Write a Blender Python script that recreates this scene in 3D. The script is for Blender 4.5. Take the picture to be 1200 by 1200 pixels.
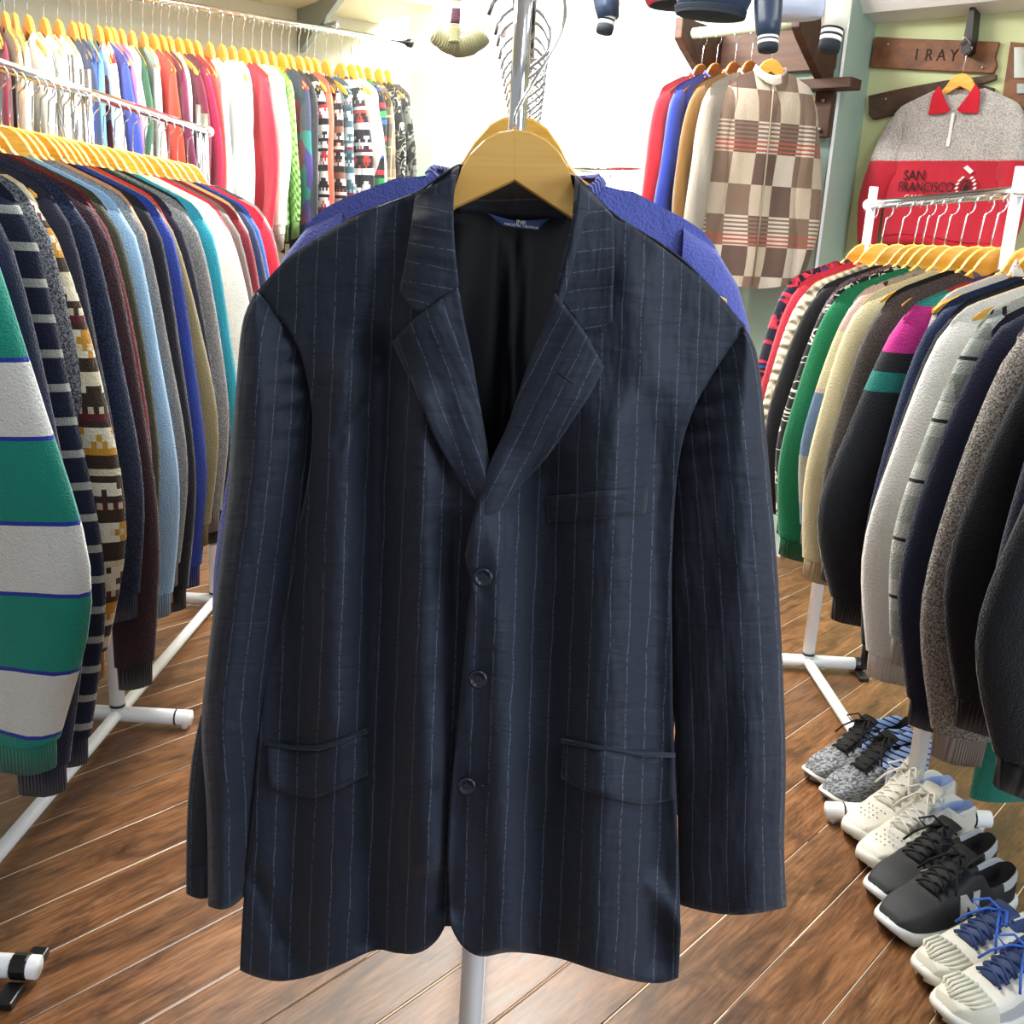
import bpy, bmesh, math, random
from mathutils import Vector, Matrix
for o in list(bpy.data.objects): bpy.data.objects.remove(o)
S = bpy.context.scene; C = S.collection
PI = math.pi
# ------------------------------------------------------------------ camera
TH, PH, H, FPX = math.radians(15.2), math.radians(3.25), 1.35, 1200.0
CF = Vector((0, math.cos(TH), -math.sin(TH))); r0 = Vector((1, 0, 0)); u0 = Vector((0, math.sin(TH), math.cos(TH)))
CR = math.cos(PH)*r0 + math.sin(PH)*u0; CU = -math.sin(PH)*r0 + math.cos(PH)*u0; CO = Vector((0, 0, H))
cam = bpy.data.cameras.new('camera'); cam.lens = 36; cam.sensor_width = 36; cam.clip_start = .03
co = bpy.data.objects.new('camera', cam); C.objects.link(co)
co.matrix_world = Matrix(((CR.x, CU.x, -CF.x, 0), (CR.y, CU.y, -CF.y, 0), (CR.z, CU.z, -CF.z, H), (0, 0, 0, 1)))
S.camera = co
# ------------------------------------------------------------------ world, lights, exposure
S.view_settings.view_transform = 'Standard'; S.view_settings.look = 'None'; S.view_settings.gamma = 1
S.view_settings.exposure = .15
W = bpy.data.worlds.new('world'); S.world = W; W.use_nodes = True
W.node_tree.nodes['Background'].inputs[0].default_value = (.93, .97, 1, 1)
W.node_tree.nodes['Background'].inputs[1].default_value = .42
def area(name, loc, size, power, col=(1, .98, .94), rot=(0, 0, 0), sy=None):
    l = bpy.data.lights.new(name, 'AREA'); l.energy = power; l.color = col; l.size = size
    if sy: l.shape = 'RECTANGLE'; l.size_y = sy
    o = bpy.data.objects.new(name, l); C.objects.link(o); o.location = loc; o.rotation_euler = rot
    return o
area('ceiling_light', (-.2, 2.6, 2.66), .25, 42, sy=1.8)
area('ceiling_light', (-1.5, 2.3, 2.66), .25, 30, sy=1.6)
area('ceiling_light', (1.6, 2.3, 2.66), .25, 22, sy=1.6)
area('ceiling_light', (.1, 4.3, 2.66), .3, 118, sy=1.4, col=(1, 1, .95))
area('ceiling_light', (-.65, 3.2, 2.68), 1.5, 60, sy=.3, rot=(0, 0, math.radians(35)))
area('ceiling_light', (.9, -.3, 2.6), .35, 16, sy=1.4, col=(.86, .93, 1))
area('added_side_light', (2.6, -.2, 1.6), 1.6, 60, col=(.75, .87, 1), rot=(math.radians(78), 0, math.radians(62)), sy=1.6)  # unseen area light, added for cool highlights along the suit jacket's creases

def ray(x, y): return CF*FPX + (x-600)*CR - (y-600)*CU
def atY(x, y, Y):
    d = ray(x, y); return CO + d*(Y/d.y)
def fl(x, y, z=0):
    d = ray(x, y); return CO + d*((z-H)/d.z)
def onp(x, y, n, c):
    d = ray(x, y); return CO + d*((c-n.dot(CO))/n.dot(d))
def c3(h):
    if isinstance(h, str):
        h = h.lstrip('#'); v = [int(h[i:i+2], 16)/255 for i in (0, 2, 4)]
        return tuple(((q+.055)/1.055)**2.4 if q > .04 else q/12.92 for q in v) + (1,)
    return tuple(h) + (1,)
# ------------------------------------------------------------------ material helpers
class N:
    def __init__(s, name, rough=.6, metal=0, spec=.5, sheen=0):
        s.m = bpy.data.materials.new(name); s.m.use_nodes = True; s.t = s.m.node_tree
        s.b = s.t.nodes['Principled BSDF']; s.b.inputs['Roughness'].default_value = rough
        s.b.inputs['Metallic'].default_value = metal; s.b.inputs['Specular IOR Level'].default_value = spec
        if sheen: s.b.inputs['Sheen Weight'].default_value = sheen; s.b.inputs['Sheen Roughness'].default_value = .5
    def n(s, typ, **k):
        q = s.t.nodes.new(typ)
        for a, v in k.items(): setattr(q, a, v)
        return q
    def l(s, a, b): s.t.links.new(a, b)
    def put(s, sock, v):
        if isinstance(v, bpy.types.NodeSocket): s.l(v, sock)
        elif v is not None: sock.default_value = v
    def math(s, op, a, b=None, c=None):
        q = s.n('ShaderNodeMath', operation=op)
        for i, v in enumerate((a, b, c)):
            if v is not None: s.put(q.inputs[i], v)
        return q.outputs[0]
    def obj(s): return s.n('ShaderNodeTexCoord').outputs['Object']
    def uv(s): return s.n('ShaderNodeTexCoord').outputs['UV']
    def sep(s, v):
        q = s.n('ShaderNodeSeparateXYZ'); s.l(v, q.inputs[0]); return q.outputs
    def comb(s, x, y, z=0.0):
        q = s.n('ShaderNodeCombineXYZ')
        for i, v in enumerate((x, y, z)): s.put(q.inputs[i], v)
        return q.outputs[0]
    def mapp(s, v, scale=(1, 1, 1), rot=(0, 0, 0), loc=(0, 0, 0)):
        q = s.n('ShaderNodeMapping'); s.l(v, q.inputs[0]); q.inputs['Scale'].default_value = scale
        q.inputs['Rotation'].default_value = rot; q.inputs['Location'].default_value = loc; return q.outputs[0]
    def noise(s, v, scale, detail=3, rough=.5, dist=0):
        q = s.n('ShaderNodeTexNoise'); s.l(v, q.inputs['Vector']); q.inputs['Scale'].default_value = scale
        q.inputs['Detail'].default_value = detail; q.inputs['Roughness'].default_value = rough
        q.inputs['Distortion'].default_value = dist; return q.outputs[0]
    def ramp(s, f, stops, const=False):
        q = s.n('ShaderNodeValToRGB'); s.l(f, q.inputs[0]); r = q.color_ramp
        if const: r.interpolation = 'CONSTANT'
        while len(r.elements) < len(stops): r.elements.new(.5)
        for e, (p, c) in zip(r.elements, stops): e.position = p; e.color = c3(c)
        return q.outputs[0]
    def mix(s, f, a, b, mode='MIX'):
        q = s.n('ShaderNodeMix', data_type='RGBA', blend_type=mode)
        s.put(q.inputs[0], f); s.put(q.inputs[6], a); s.put(q.inputs[7], b); return q.outputs[2]
    def col(s, v): s.put(s.b.inputs['Base Color'], v)
    def bump(s, h, dist=.002, strength=1.0, prev=None):
        q = s.n('ShaderNodeBump'); s.l(h, q.inputs['Height']); q.inputs['Distance'].default_value = dist
        q.inputs['Strength'].default_value = strength
        if prev: s.l(prev, q.inputs['Normal'])
        s.l(q.outputs[0], s.b.inputs['Normal']); return q.outputs[0]

def plain(name, col, rough=.5, metal=0, spec=.5):
    m = N(name, rough, metal, spec); m.col(c3(col)); return m.m
_mc = {}
def fabric(base, kind='solid', *cols, s=1.0):
    key = (base, kind, cols, s)
    if key in _mc: return _mc[key]
    m = N('fabric_%s_%d' % (kind, len(_mc)), .9, 0, .25, .25)
    o = m.obj(); X, Y, Z = m.sep(o)[:3]
    A = m.math('ADD', X, Y)                       # runs round the garment, so patterns follow front and side
    P = m.comb(A, Z)
    fine = m.noise(o, 420, 2); big = m.noise(o, 9, 3)
    b = c3(base)
    if kind == 'solid' or kind == 'rib' or kind == 'cable':
        cc = b
    elif kind == 'marl':
        cc = m.ramp(m.noise(o, 320*s, 2, .7), [(0, base), (.42, base), (.58, cols[0]), (1, cols[0])])
    elif kind == 'bands':                          # base + horizontal bands, cols: (colour, lower, upper) flattened per period .12
        f = m.math('FRACT', m.math('MULTIPLY', Z, s/.12))
        st = [(0, base)]
        for c, lo, hi in cols: st += [(lo, c), (hi, base)]
        cc = m.ramp(f, st, True)
    elif kind == 'fair':                           # banded motifs in knitted steps
        q = .008/s
        zx = m.math('SNAP', Z, q); ax = m.math('SNAP', A, q)
        f = m.math('FRACT', m.math('MULTIPLY', zx, 1/(.11/s)))
        bandc = m.ramp(f, [(0, base), (.22, cols[0]), (.34, base), (.5, cols[1]), (.78, base), (.86, cols[-1]), (.93, base)], True)
        ch = m.n('ShaderNodeTexChecker'); m.l(m.comb(m.math('ADD', ax, q*.5), m.math('ADD', zx, q*.5), 0.001), ch.inputs[0]); ch.inputs['Scale'].default_value = 1/(q*1.0)
        tri = m.math('PINGPONG', ax, q*4); zz = m.math('PINGPONG', zx, q*4)
        dm = m.math('LESS_THAN', m.math('ABSOLUTE', m.math('SUBTRACT', tri, zz)), q*1.1)
        msk = m.ramp(f, [(0, '000000'), (.05, 'ffffff'), (.2, '000000'), (.52, 'ffffff'), (.76, '000000'), (.95, 'ffffff')], True)
        m1 = m.math('MULTIPLY', dm, m.sep(msk)[0])
        cc = m.mix(m1, bandc, c3(cols[min(2, len(cols)-1)]))
        dots = m.math('MULTIPLY', ch.outputs[1], m.math('GREATER_THAN', m.math('FRACT', m.math('MULTIPLY', f, 3.0)), .72))
        cc = m.mix(m.math('MULTIPLY', dots, .8), cc, c3(cols[0]))
    elif kind == 'patch':
        v = m.n('ShaderNodeTexVoronoi', distance='CHEBYCHEV'); m.l(P, v.inputs['Vector']); v.inputs['Scale'].default_value = 9*s
        g = m.sep(v.outputs['Color'])[0]; n = len(cols)+1
        cc = m.ramp(g, [(i/n, c) for i, c in enumerate((base,)+cols)], True)
    elif kind == 'floral':
        v = m.noise(P, 16*s, 1, .5, 1.5); n = len(cols)
        cc = m.ramp(v, [(0, base), (.5, cols[0]), (.55, cols[-1]), (.62, base), (.7, cols[min(1, n-1)])], True)
    elif kind == 'plaid':
        fx = m.math('FRACT', m.math('MULTIPLY', A, 9*s)); fz = m.math('FRACT', m.math('MULTIPLY', Z, 9*s))
        a1 = m.math('GREATER_THAN', fx, .55); a2 = m.math('GREATER_THAN', fz, .55)
        cc = m.mix(m.math('MULTIPLY', m.math('ADD', a1, a2), .5), b, c3(cols[0]))
        ln = m.math('MAXIMUM', m.math('LESS_THAN', m.math('ABSOLUTE', m.math('SUBTRACT', fx, .25)), .03), m.math('LESS_THAN', m.math('ABSOLUTE', m.math('SUBTRACT', fz, .25)), .03))
        cc = m.mix(ln, cc, c3(cols[1]))
    elif kind == 'blocks':                         # blanket-check: big blocks and striped bands
        bx = m.math('FLOOR', m.math('MULTIPLY', A, 11*s)); bz = m.math('FLOOR', m.math('MULTIPLY', Z, 8.5*s))
        w = m.n('ShaderNodeTexWhiteNoise', noise_dimensions='2D'); m.l(m.comb(bx, bz), w.inputs[0])
        par = m.math('MODULO', m.math('ABSOLUTE', m.math('ADD', bx, bz)), 2.0)
        cc = m.mix(par, m.ramp(w.outputs[0], [(0, base), (.35, cols[0]), (.7, base)], True), m.ramp(w.outputs[0], [(0, cols[1]), (.6, cols[2])], True))
        f8 = m.math('FRACT', m.math('MULTIPLY', Z, 62*s)); bsel = m.math('LESS_THAN', m.math('MODULO', m.math('ABSOLUTE', bz), 3.0), .5)
        fz = m.math('FRACT', m.math('MULTIPLY', Z, 8.5*s))
        sc = m.mix(m.math('LESS_THAN', fz, .42), c3(cols[1]), c3(cols[3]))
        cc = m.mix(m.math('MULTIPLY', bsel, m.math('GREATER_THAN', f8, .5)), cc, sc)
        cc = m.mix(m.math('MULTIPLY', m.noise(o, 250, 2), .25), cc, c3('6b5c52'))
    elif kind == 'yoke':                           # cols: (colour at or above z) from low to high
        cc = m.ramp(m.math('ADD', Z, 1.0), [(0, base)] + [(p, c) for c, p in cols], True)
        if base == 'c0283a':
            fl_ = m.ramp(m.noise(o, 210, 2, .7), [(.42, 'd8d4ce'), (.58, '8f8c8a')]); cc = m.mix(m.math('MULTIPLY', m.math('GREATER_THAN', m.math('ADD', Z, 1.0), .672), .7), cc, fl_)
    vv = m.mix(m.math('MULTIPLY', m.math('ADD', fine, big), .5), (.78, .78, .78, 1), (1.12, 1.12, 1.12, 1))
    cc = m.mix(1.0, cc, vv, 'MULTIPLY'); m.col(cc)
    # knit relief
    if kind == 'rib':
        h = m.math('SINE', m.math('MULTIPLY', A, 2*PI/.006)); m.bump(h, .0012)
    elif kind == 'cable':
        h = m.math('MULTIPLY', m.math('SINE', m.math('MULTIPLY', A, 2*PI/.035)), m.math('SINE', m.math('ADD', m.math('MULTIPLY', Z, 2*PI/.03), m.math('MULTIPLY', A, 60.0)))); m.bump(h, .004)
    else:
        h = m.math('ADD', m.noise(o, 300, 2), m.math('MULTIPLY', m.noise(m.mapp(o, (1, 1, .35)), 16, 3), 3.5)); m.bump(h, .0026)
    _mc[key] = m.m; return m.m

WOOD = {}
def wood(name, c1, c2, rough=.35, sc=1.0, axis=0):
    m = N(name, rough, 0, .5); o = m.obj(); s = [60*sc, 60*sc, 60*sc]; s[axis] = 5*sc
    f = m.noise(m.mapp(o, tuple(s)), 1, 4, .6, .6); m.col(m.ramp(f, [(.3, c1), (.7, c2)])); m.bump(f, .0006); return m.m
M = dict(
    hanger=wood('hanger_maple', 'e09c2c', 'f2bd55', .32), hanger_dark=wood('hanger_walnut', '7a4420', 'a0632c', .35),
    hero_hanger=wood('hanger_beech', 'd9a552', 'e6b766', .3, .8),
    chrome=plain('chrome', 'd8dade', .12, 1), white_paint=plain('white_paint', 'eeeff0', .3), black_plastic=plain('black_plastic', '141416', .35),
    brown_wood=wood('dark_stained_board', '2e1b13', '56341f', .65, .35), shelf_wood=plain('cream_shelf', 'efe7c8', .5),
    rod=plain('pale_rod', 'b9c2a4', .5), ac=plain('ac_plastic', 'e9e8e4', .4), ac_dark=plain('ac_gap', '6c7072', .5), steel=plain('grey_steel', '9aa3a3', .4, .6),
    button=plain('navy_button', '151b2a', .25), thread=plain('dark_thread', '0d1220', .8), lining=None, label=plain('label_blue', '31487c', .7),
    ink_white=plain('white_stitching', 'e8e8e4', .8), ink_black=plain('black_print', '1c1014', .8), burnt=plain('burnt_wood', '2c1810', .8))
# pinstriped wool: UV in pixel-ish units, stripes at constant u
def pinstripe():
    m = N('pinstripe_wool', .62, 0, .28, .12); uv = m.uv(); U, V, _ = m.sep(uv)[:3]; o = m.obj()
    wob = m.math('MULTIPLY', m.noise(uv, .02, 2), 6.0)
    f = m.math('FRACT', m.math('DIVIDE', m.math('ADD', U, wob), 22.5))
    ln = m.math('LESS_THAN', m.math('ABSOLUTE', m.math('SUBTRACT', f, .5)), .026)
    dash = m.math('GREATER_THAN', m.noise(m.mapp(uv, (.05, .35, 1)), 1, 2), .44)
    k = m.math('MULTIPLY', m.math('MULTIPLY', ln, dash), .25)
    base = m.mix(m.noise(m.mapp(uv, (.9, .09, 1)), 1, 3), c3('141a26'), c3('20283a'))
    m.col(m.mix(k, base, c3('7f8da8')))
    h = m.math('ADD', m.noise(m.mapp(uv, (.035, .010, 1)), 1, 2, .5), m.math('MULTIPLY', m.noise(uv, .9, 2), .035))
    h = m.math('ADD', h, m.math('MULTIPLY', m.noise(m.mapp(uv, (.012, .045, 1), rot=(0, 0, .3)), 1, 2, .5, .8), .35))
    m.bump(h, .008, .8); return m.m
M['suit'] = pinstripe()
_l = N('satin_lining', .38, 0, .5); _o = _l.obj(); _l.col(c3('0b101c')); _l.bump(_l.noise(_l.mapp(_o, (9, 9, 2)), 1, 2), .01); M['lining'] = _l.m

# ------------------------------------------------------------------ mesh helpers
def mesh(name, vs, fs, mat, parent=None, smooth=True, uvs=None, loc=None):
    me = bpy.data.meshes.new(name); me.from_pydata([tuple(v) for v in vs], [], fs); me.update()
    if smooth: me.polygons.foreach_set('use_smooth', [True]*len(me.polygons))
    if isinstance(mat, (list, tuple)):
        for q in mat: me.materials.append(q)
    elif mat: me.materials.append(mat)
    if uvs:
        ul = me.uv_layers.new(name='UVMap')
        for lp in me.loops: ul.data[lp.index].uv = uvs[lp.vertex_index]
    o = bpy.data.objects.new(name, me); C.objects.link(o)
    if parent: o.parent = parent
    if loc: o.location = loc
    return o
def tag(o, label, cat, group=None, kind=None):
    if label: o['label'] = label
    if cat: o['category'] = cat
    if group: o['group'] = group
    if kind: o['kind'] = kind
    return o
def thing(name, label, cat, loc=(0, 0, 0), rz=0, group=None):
    o = bpy.data.objects.new(name, None); C.objects.link(o); o.location = loc; o.rotation_euler = (0, 0, rz); o.empty_display_size = .05
    return tag(o, label, cat, group)
class B:
    """collects shapes for one mesh object"""
    def __init__(s): s.v = []; s.f = []
    def add(s, v, f):
        k = len(s.v); s.v += [Vector(q) for q in v]; s.f += [tuple(i+k for i in q) for q in f]; return s
    def box(s, a, b):
        x0, y0, z0 = a; x1, y1, z1 = b
        return s.add([(x0,y0,z0),(x1,y0,z0),(x1,y1,z0),(x0,y1,z0),(x0,y0,z1),(x1,y0,z1),(x1,y1,z1),(x0,y1,z1)],
                     [(0,3,2,1),(4,5,6,7),(0,1,5,4),(1,2,6,5),(2,3,7,6),(3,0,4,7)])
    def tube(s, pts, r, n=10, cap=True, flat=None):
        pts = [Vector(p) for p in pts]; rings = []; prev = None
        for i, p in enumerate(pts):
            t = (pts[min(i+1, len(pts)-1)] - pts[max(i-1, 0)]).normalized()
            a = prev if prev else (Vector((0, 0, 1)) if abs(t.z) < .9 else Vector((1, 0, 0)))
            b = t.cross(a).normalized(); a = b.cross(t).normalized(); prev = a
            rr = r[i] if isinstance(r, (list, tuple)) else r
            rings.append([p + a*(rr*math.cos(2*PI*k/n)) + b*(rr*(flat or 1)*math.sin(2*PI*k/n)) for k in range(n)])
        return s.rings(rings, cap)
    def rings(s, rings, cap=True, closed=True, capend=None):
        n = len(rings[0]); v = [q for r in rings for q in r]; f = []
        for i in range(len(rings)-1):
            for k in range(n if closed else n-1):
                a, b = i*n+k, i*n+(k+1) % n; f.append((a, b, b+n, a+n))
        if cap: f.append(tuple(range(n))[::-1]); f.append(tuple((len(rings)-1)*n+k for k in range(n)))
        elif capend: f.append(tuple((len(rings)-1)*n+k for k in range(n)))
        return s.add(v, f)
    def prism(s, poly, y0, y1, ax='y'):
        n = len(poly)
        if ax == 'y': v = [(x, y0, z) for x, z in poly] + [(x, y1, z) for x, z in poly]
        elif ax == 'z': v = [(x, z, y0) for x, z in poly] + [(x, z, y1) for x, z in poly]
        else: v = [(y0, x, z) for x, z in poly] + [(y1, x, z) for x, z in poly]
        return s.add(v, [tuple(range(n)), tuple(range(2*n-1, n-1, -1))] + [(i, i+n, (i+1) % n+n, (i+1) % n) for i in range(n)])
    def obj(s, name, mat, parent=None, smooth=False, bev=0, loc=None, recalc=True):
        o = mesh(name, s.v, s.f, mat, parent, smooth, loc=loc)
        if recalc:
            bm = bmesh.new(); bm.from_mesh(o.data); bmesh.ops.recalc_face_normals(bm, faces=bm.faces); bm.to_mesh(o.data); bm.free()
        if bev:
            q = o.modifiers.new('bevel', 'BEVEL'); q.width = bev; q.segments = 2; q.limit_method = 'ANGLE'
        return o
def copy_tree(o, parent=None):
    c = o.copy(); C.objects.link(c); c.parent = parent
    for ch in [q for q in bpy.data.objects if q.parent == o]: copy_tree(ch, c)
    return c
def lerp(a, b, t): return a + (b-a)*t
def interp(tab, x):
    if x <= tab[0][0]: return tab[0][1]
    for (a, p), (b, q) in zip(tab, tab[1:]):
        if x <= b: return lerp(p, q, (x-a)/(b-a))
    return tab[-1][1]
def smooth_poly(P, n):
    """resample a polyline by length, lightly rounded (Catmull-Rom)"""
    P = [Vector(p) for p in P]; D = []
    for i in range(len(P)-1):
        p0, p1, p2, p3 = P[max(i-1, 0)], P[i], P[i+1], P[min(i+2, len(P)-1)]
        for k in range(8):
            t = k/8; D.append(.5*((2*p1)+(p2-p0)*t+(2*p0-5*p1+4*p2-p3)*t*t+(3*p1-p0-3*p2+p3)*t**3))
    D.append(P[-1]); L = [0]
    for a, b in zip(D, D[1:]): L.append(L[-1]+(b-a).length)
    out = []; j = 0
    for i in range(n):
        x = L[-1]*i/(n-1)
        while j < len(L)-2 and L[j+1] < x: j += 1
        out.append(D[j].lerp(D[j+1], (x-L[j])/max(L[j+1]-L[j], 1e-9)))
    return out
def text_part(name, body, size, mat, parent, loc, rot, extrude=.0006, sx=1.0, shear=0):
    cu = bpy.data.curves.new(name, 'FONT'); cu.body = body; cu.size = size; cu.extrude = extrude; cu.align_x = 'CENTER'; cu.align_y = 'CENTER'; cu.shear = shear
    t = bpy.data.objects.new(name, cu); C.objects.link(t); bpy.context.view_layer.update()
    me = bpy.data.meshes.new_from_object(t.evaluated_get(bpy.context.evaluated_depsgraph_get()))
    bpy.data.objects.remove(t); me.materials.clear(); me.materials.append(mat)
    o = bpy.data.objects.new(name, me); C.objects.link(o); o.parent = parent; o.location = loc; o.rotation_euler = rot; o.scale = (sx, 1, 1)
    return o

# ------------------------------------------------------------------ room
AZ = math.radians(40.5)           # heading of the planks
def floor_mat():
    m = N('stained_pine_planks', .3, 0, .5); o = m.obj(); X, Y, _ = m.sep(m.mapp(o, rot=(0, 0, 0)))[:3]
    sx, cx = math.sin(AZ), math.cos(AZ)
    a = m.math('ADD', m.math('MULTIPLY', X, sx), m.math('MULTIPLY', Y, cx))       # along
    n = m.math('SUBTRACT', m.math('MULTIPLY', Y, sx), m.math('MULTIPLY', X, cx))  # across
    q = m.math('DIVIDE', m.math('SUBTRACT', n, .543), .1425); idx = m.math('FLOOR', q); fr = m.math('FRACT', q)
    w = m.n('ShaderNodeTexWhiteNoise', noise_dimensions='1D'); m.l(idx, w.inputs['W'])
    off = m.math('MULTIPLY', w.outputs[0], 37.0)
    P = m.comb(m.math('ADD', a, off), n, off)
    g1 = m.noise(m.mapp(P, (3.2, 34, 1)), 1, 6, .68, .9); g2 = m.noise(m.mapp(P, (2.5, 7, 1)), 1, 4, .6, 1.2)
    base = m.ramp(g1, [(.25, '5a3822'), (.42, '80552f'), (.6, '9c6d46'), (.78, 'b98d62')])
    base = m.mix(m.math('MULTIPLY', m.math('SUBTRACT', 1.0, g2), .55), base, c3('7f5a3e')); g3 = m.noise(m.mapp(P, (3.5, 9, 1), loc=(5, 2, 0)), 1, 4, .65, 1.6); base = m.mix(1.0, base, m.ramp(g3, [(.3, '8f8781'), (.5, 'e6e2de'), (.7, 'ffffff')]), 'MULTIPLY')
    g4 = m.noise(m.mapp(P, (14, 160, 1)), 1, 3, .6, .3); base = m.mix(1.0, base, m.ramp(g4, [(.35, 'c4bdb6'), (.6, 'ffffff')]), 'MULTIPLY')
    v = m.n('ShaderNodeTexVoronoi'); m.l(m.mapp(P, (2.1, 5.2, 1)), v.inputs['Vector']); v.inputs['Scale'].default_value = 1
    kn = m.ramp(v.outputs['Distance'], [(0, 'ffffff'), (.06, 'c0c0c0'), (.11, '000000')])
    base = m.mix(m.math('MULTIPLY', m.sep(kn)[0], .7), base, c3('3d2617'))
    tone = m.mix(w.outputs[0], (.82, .82, .82, 1), (1.15, 1.1, 1.05, 1)); base = m.mix(1.0, base, tone, 'MULTIPLY')
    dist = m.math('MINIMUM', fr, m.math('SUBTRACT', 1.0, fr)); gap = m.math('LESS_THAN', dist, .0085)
    pale = m.math('GREATER_THAN', m.noise(m.mapp(P, (.9, 3, 1)), 1, 2), .47)  # pale stretches of the gaps paint in light reflected off plank bevels
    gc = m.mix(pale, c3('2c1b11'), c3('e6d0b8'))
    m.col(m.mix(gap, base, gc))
    m.put(m.b.inputs['Roughness'], m.math('ADD', .27, m.math('MULTIPLY', g1, .2)))
    h = m.math('ADD', m.math('MULTIPLY', g1, .25), m.math('MULTIPLY', m.math('MINIMUM', dist, .03), 30.0)); m.bump(h, .0015)
    return m.m
def paint(name, col, var=.06):
    m = N(name, .75, 0, .3); o = m.obj(); f = m.noise(o, 2.5, 4); m.col(m.mix(f, c3(col), tuple(v*(1-var) for v in c3(col)[:3])+(1,)))
    m.bump(m.noise(o, 60, 3), .0008); return m.m
def struct(o): o['kind'] = 'structure'; return o
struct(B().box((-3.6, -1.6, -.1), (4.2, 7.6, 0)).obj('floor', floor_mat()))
struct(B().box((-3.6, -1.6, 2.75), (4.2, 7.6, 2.85)).obj('ceiling', paint('ceiling_paint', 'f2f0e8')))
GREEN = paint('sage_green_paint', 'a9c0a6'); PALE = paint('pale_green_paint', 'cfd8a6'); CREAM = paint('cream_paint', 'e9ecd8'); TEAL = paint('grey_green_paint', 'a6bfb2')
def wall(name, p, q, th, mat, z1=2.75, z0=0):
    p = Vector((p[0], p[1], 0)); q = Vector((q[0], q[1], 0)); d = (q-p).normalized(); n = Vector((-d.y, d.x, 0))*th
    b = B(); pts = [p, q, q+n, p+n]
    b.add([(v.x, v.y, z0) for v in pts]+[(v.x, v.y, z1) for v in pts], [(0,3,2,1),(4,5,6,7),(0,1,5,4),(1,2,6,5),(2,3,7,6),(3,0,4,7)])
    return struct(b.obj(name, mat))
DL = Vector((math.sin(math.radians(55)), math.cos(math.radians(55)), 0)); NL = Vector((-DL.y, DL.x, 0))   # shelf wall: along, into the wall
LR = Vector((-1.27, 3.84, 2.05))                                                                          # a point of its rail
wl0 = LR + NL*.36 - DL*2.4; wl1 = LR + NL*.36 + DL*1.12
wall('wall_left', (wl0.x, wl0.y), (wl1.x, wl1.y), .12, CREAM)
NB = Vector((math.sin(AZ), math.cos(AZ), 0)); DB = Vector((NB.y, -NB.x, 0))                                 # back walls: into, along (towards the near end)
cA, cB = 4.46, 4.19
def wb(c, t): return NB*c + DB*t
eB = onp(976, 160, NB, cB); tE = eB.dot(DB)
a0 = wb(cA, tE-.02); a1 = wb(cA, tE+3.2); wall('wall_back', (a1.x, a1.y), (a0.x, a0.y), -.12, PALE)
b0 = wb(cB, tE); b1 = wb(cB, tE-2.9); bb = wb(cA+.1, tE); bm_ = wb(cB, tE-.95)
wall('wall_far', (b1.x, b1.y), (bm_.x, bm_.y), .2, paint('white_wall_paint', 'f3f3ea'))
k = B(); pts = [bm_, b0, bb, wb(cA+.1, tE-.95)]
k.add([(v.x, v.y, 0) for v in pts]+[(v.x, v.y, 2.75) for v in pts], [(0,3,2,1),(4,5,6,7),(0,1,5,4),(1,2,6,5),(2,3,7,6),(3,0,4,7)])
struct(k.obj('wall_far', TEAL))
wall('wall_far', (wl1.x, wl1.y), (b1.x, b1.y), .12, paint('white_wall', 'f1f2ea'))
struct(B().box((-.006, -.006, 0), (.006, .006, 2.7)).obj('trim_1', M['white_paint'], loc=(b0.x-.0, b0.y-.0, 0)))
# green door-frame strip in the far corner
g = wl1 + Vector((.03, .03, 0)); struct(B().box((-.05, -.03, 0), (.05, .03, 2.0)).obj('trim_2', paint('green_trim', '8fd08c'), loc=(g.x+.04, g.y-.02, 0)))
# far wall seen between the rails: white paint under a strong ceiling light
# ------------------------------------------------------------------ hangers
def hanger_profile(Wd, sc=1.0):
    top = [(0, 0), (.016, -.003), (.032, -.012), (.046, -.028), (.058, -.048), (.075, -.062), (.11, -.078), (.16, -.098), (.195, -.116), (.21, -.13)]
    bot = [(0, -.048), (.02, -.058), (.04, -.070), (.057, -.082), (.075, -.09), (.11, -.102), (.16, -.120), (.195, -.136), (.205, -.142), (.21, -.138)]
    k = Wd/.21
    return [(x*k if x > .06 else x, z) for x, z in top], [(x*k if x > .06 else x, z) for x, z in bot]
def hanger(name, label, loc, yaw, mat, group, Wd=.2, hook_top=.095, parent=None, rail_r=.0127, r=.02):
    h = thing(name, label, 'hanger', loc, yaw, group)
    t, bo = hanger_profile(Wd); rg = []
    xs = [-1*t[i][0] for i in range(len(t)-1, 0, -1)] + [q[0] for q in t]
    for x in xs:
        zt = interp(t, abs(x)); zb = interp(bo, abs(x)); yc = -.05*x*x; th = .0062 + .001*abs(x)/.2; c = min(.003, (zt-zb)*.3)
        rg.append([(x, yc-th, zt-c), (x, yc-th+c, zt), (x, yc+th-c, zt), (x, yc+th, zt-c), (x, yc+th, zb+c), (x, yc+th-c, zb), (x, yc-th+c, zb), (x, yc-th, zb+c)])
    B().rings(rg).obj('arms', mat, h)
    zc = hook_top + rail_r + .002 - r; pts = [(0, 0, -.01), (0, 0, .02), (.004, 0, zc-r*1.15)]
    for i in range(13):
        a = math.radians(-60 + 240*i/12); pts.append((r*math.cos(a), 0, zc+r*math.sin(a)))
    B().tube(pts, .0018, 6).obj('hook', M['chrome'], h, True)
    return h
_proto = {}
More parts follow.
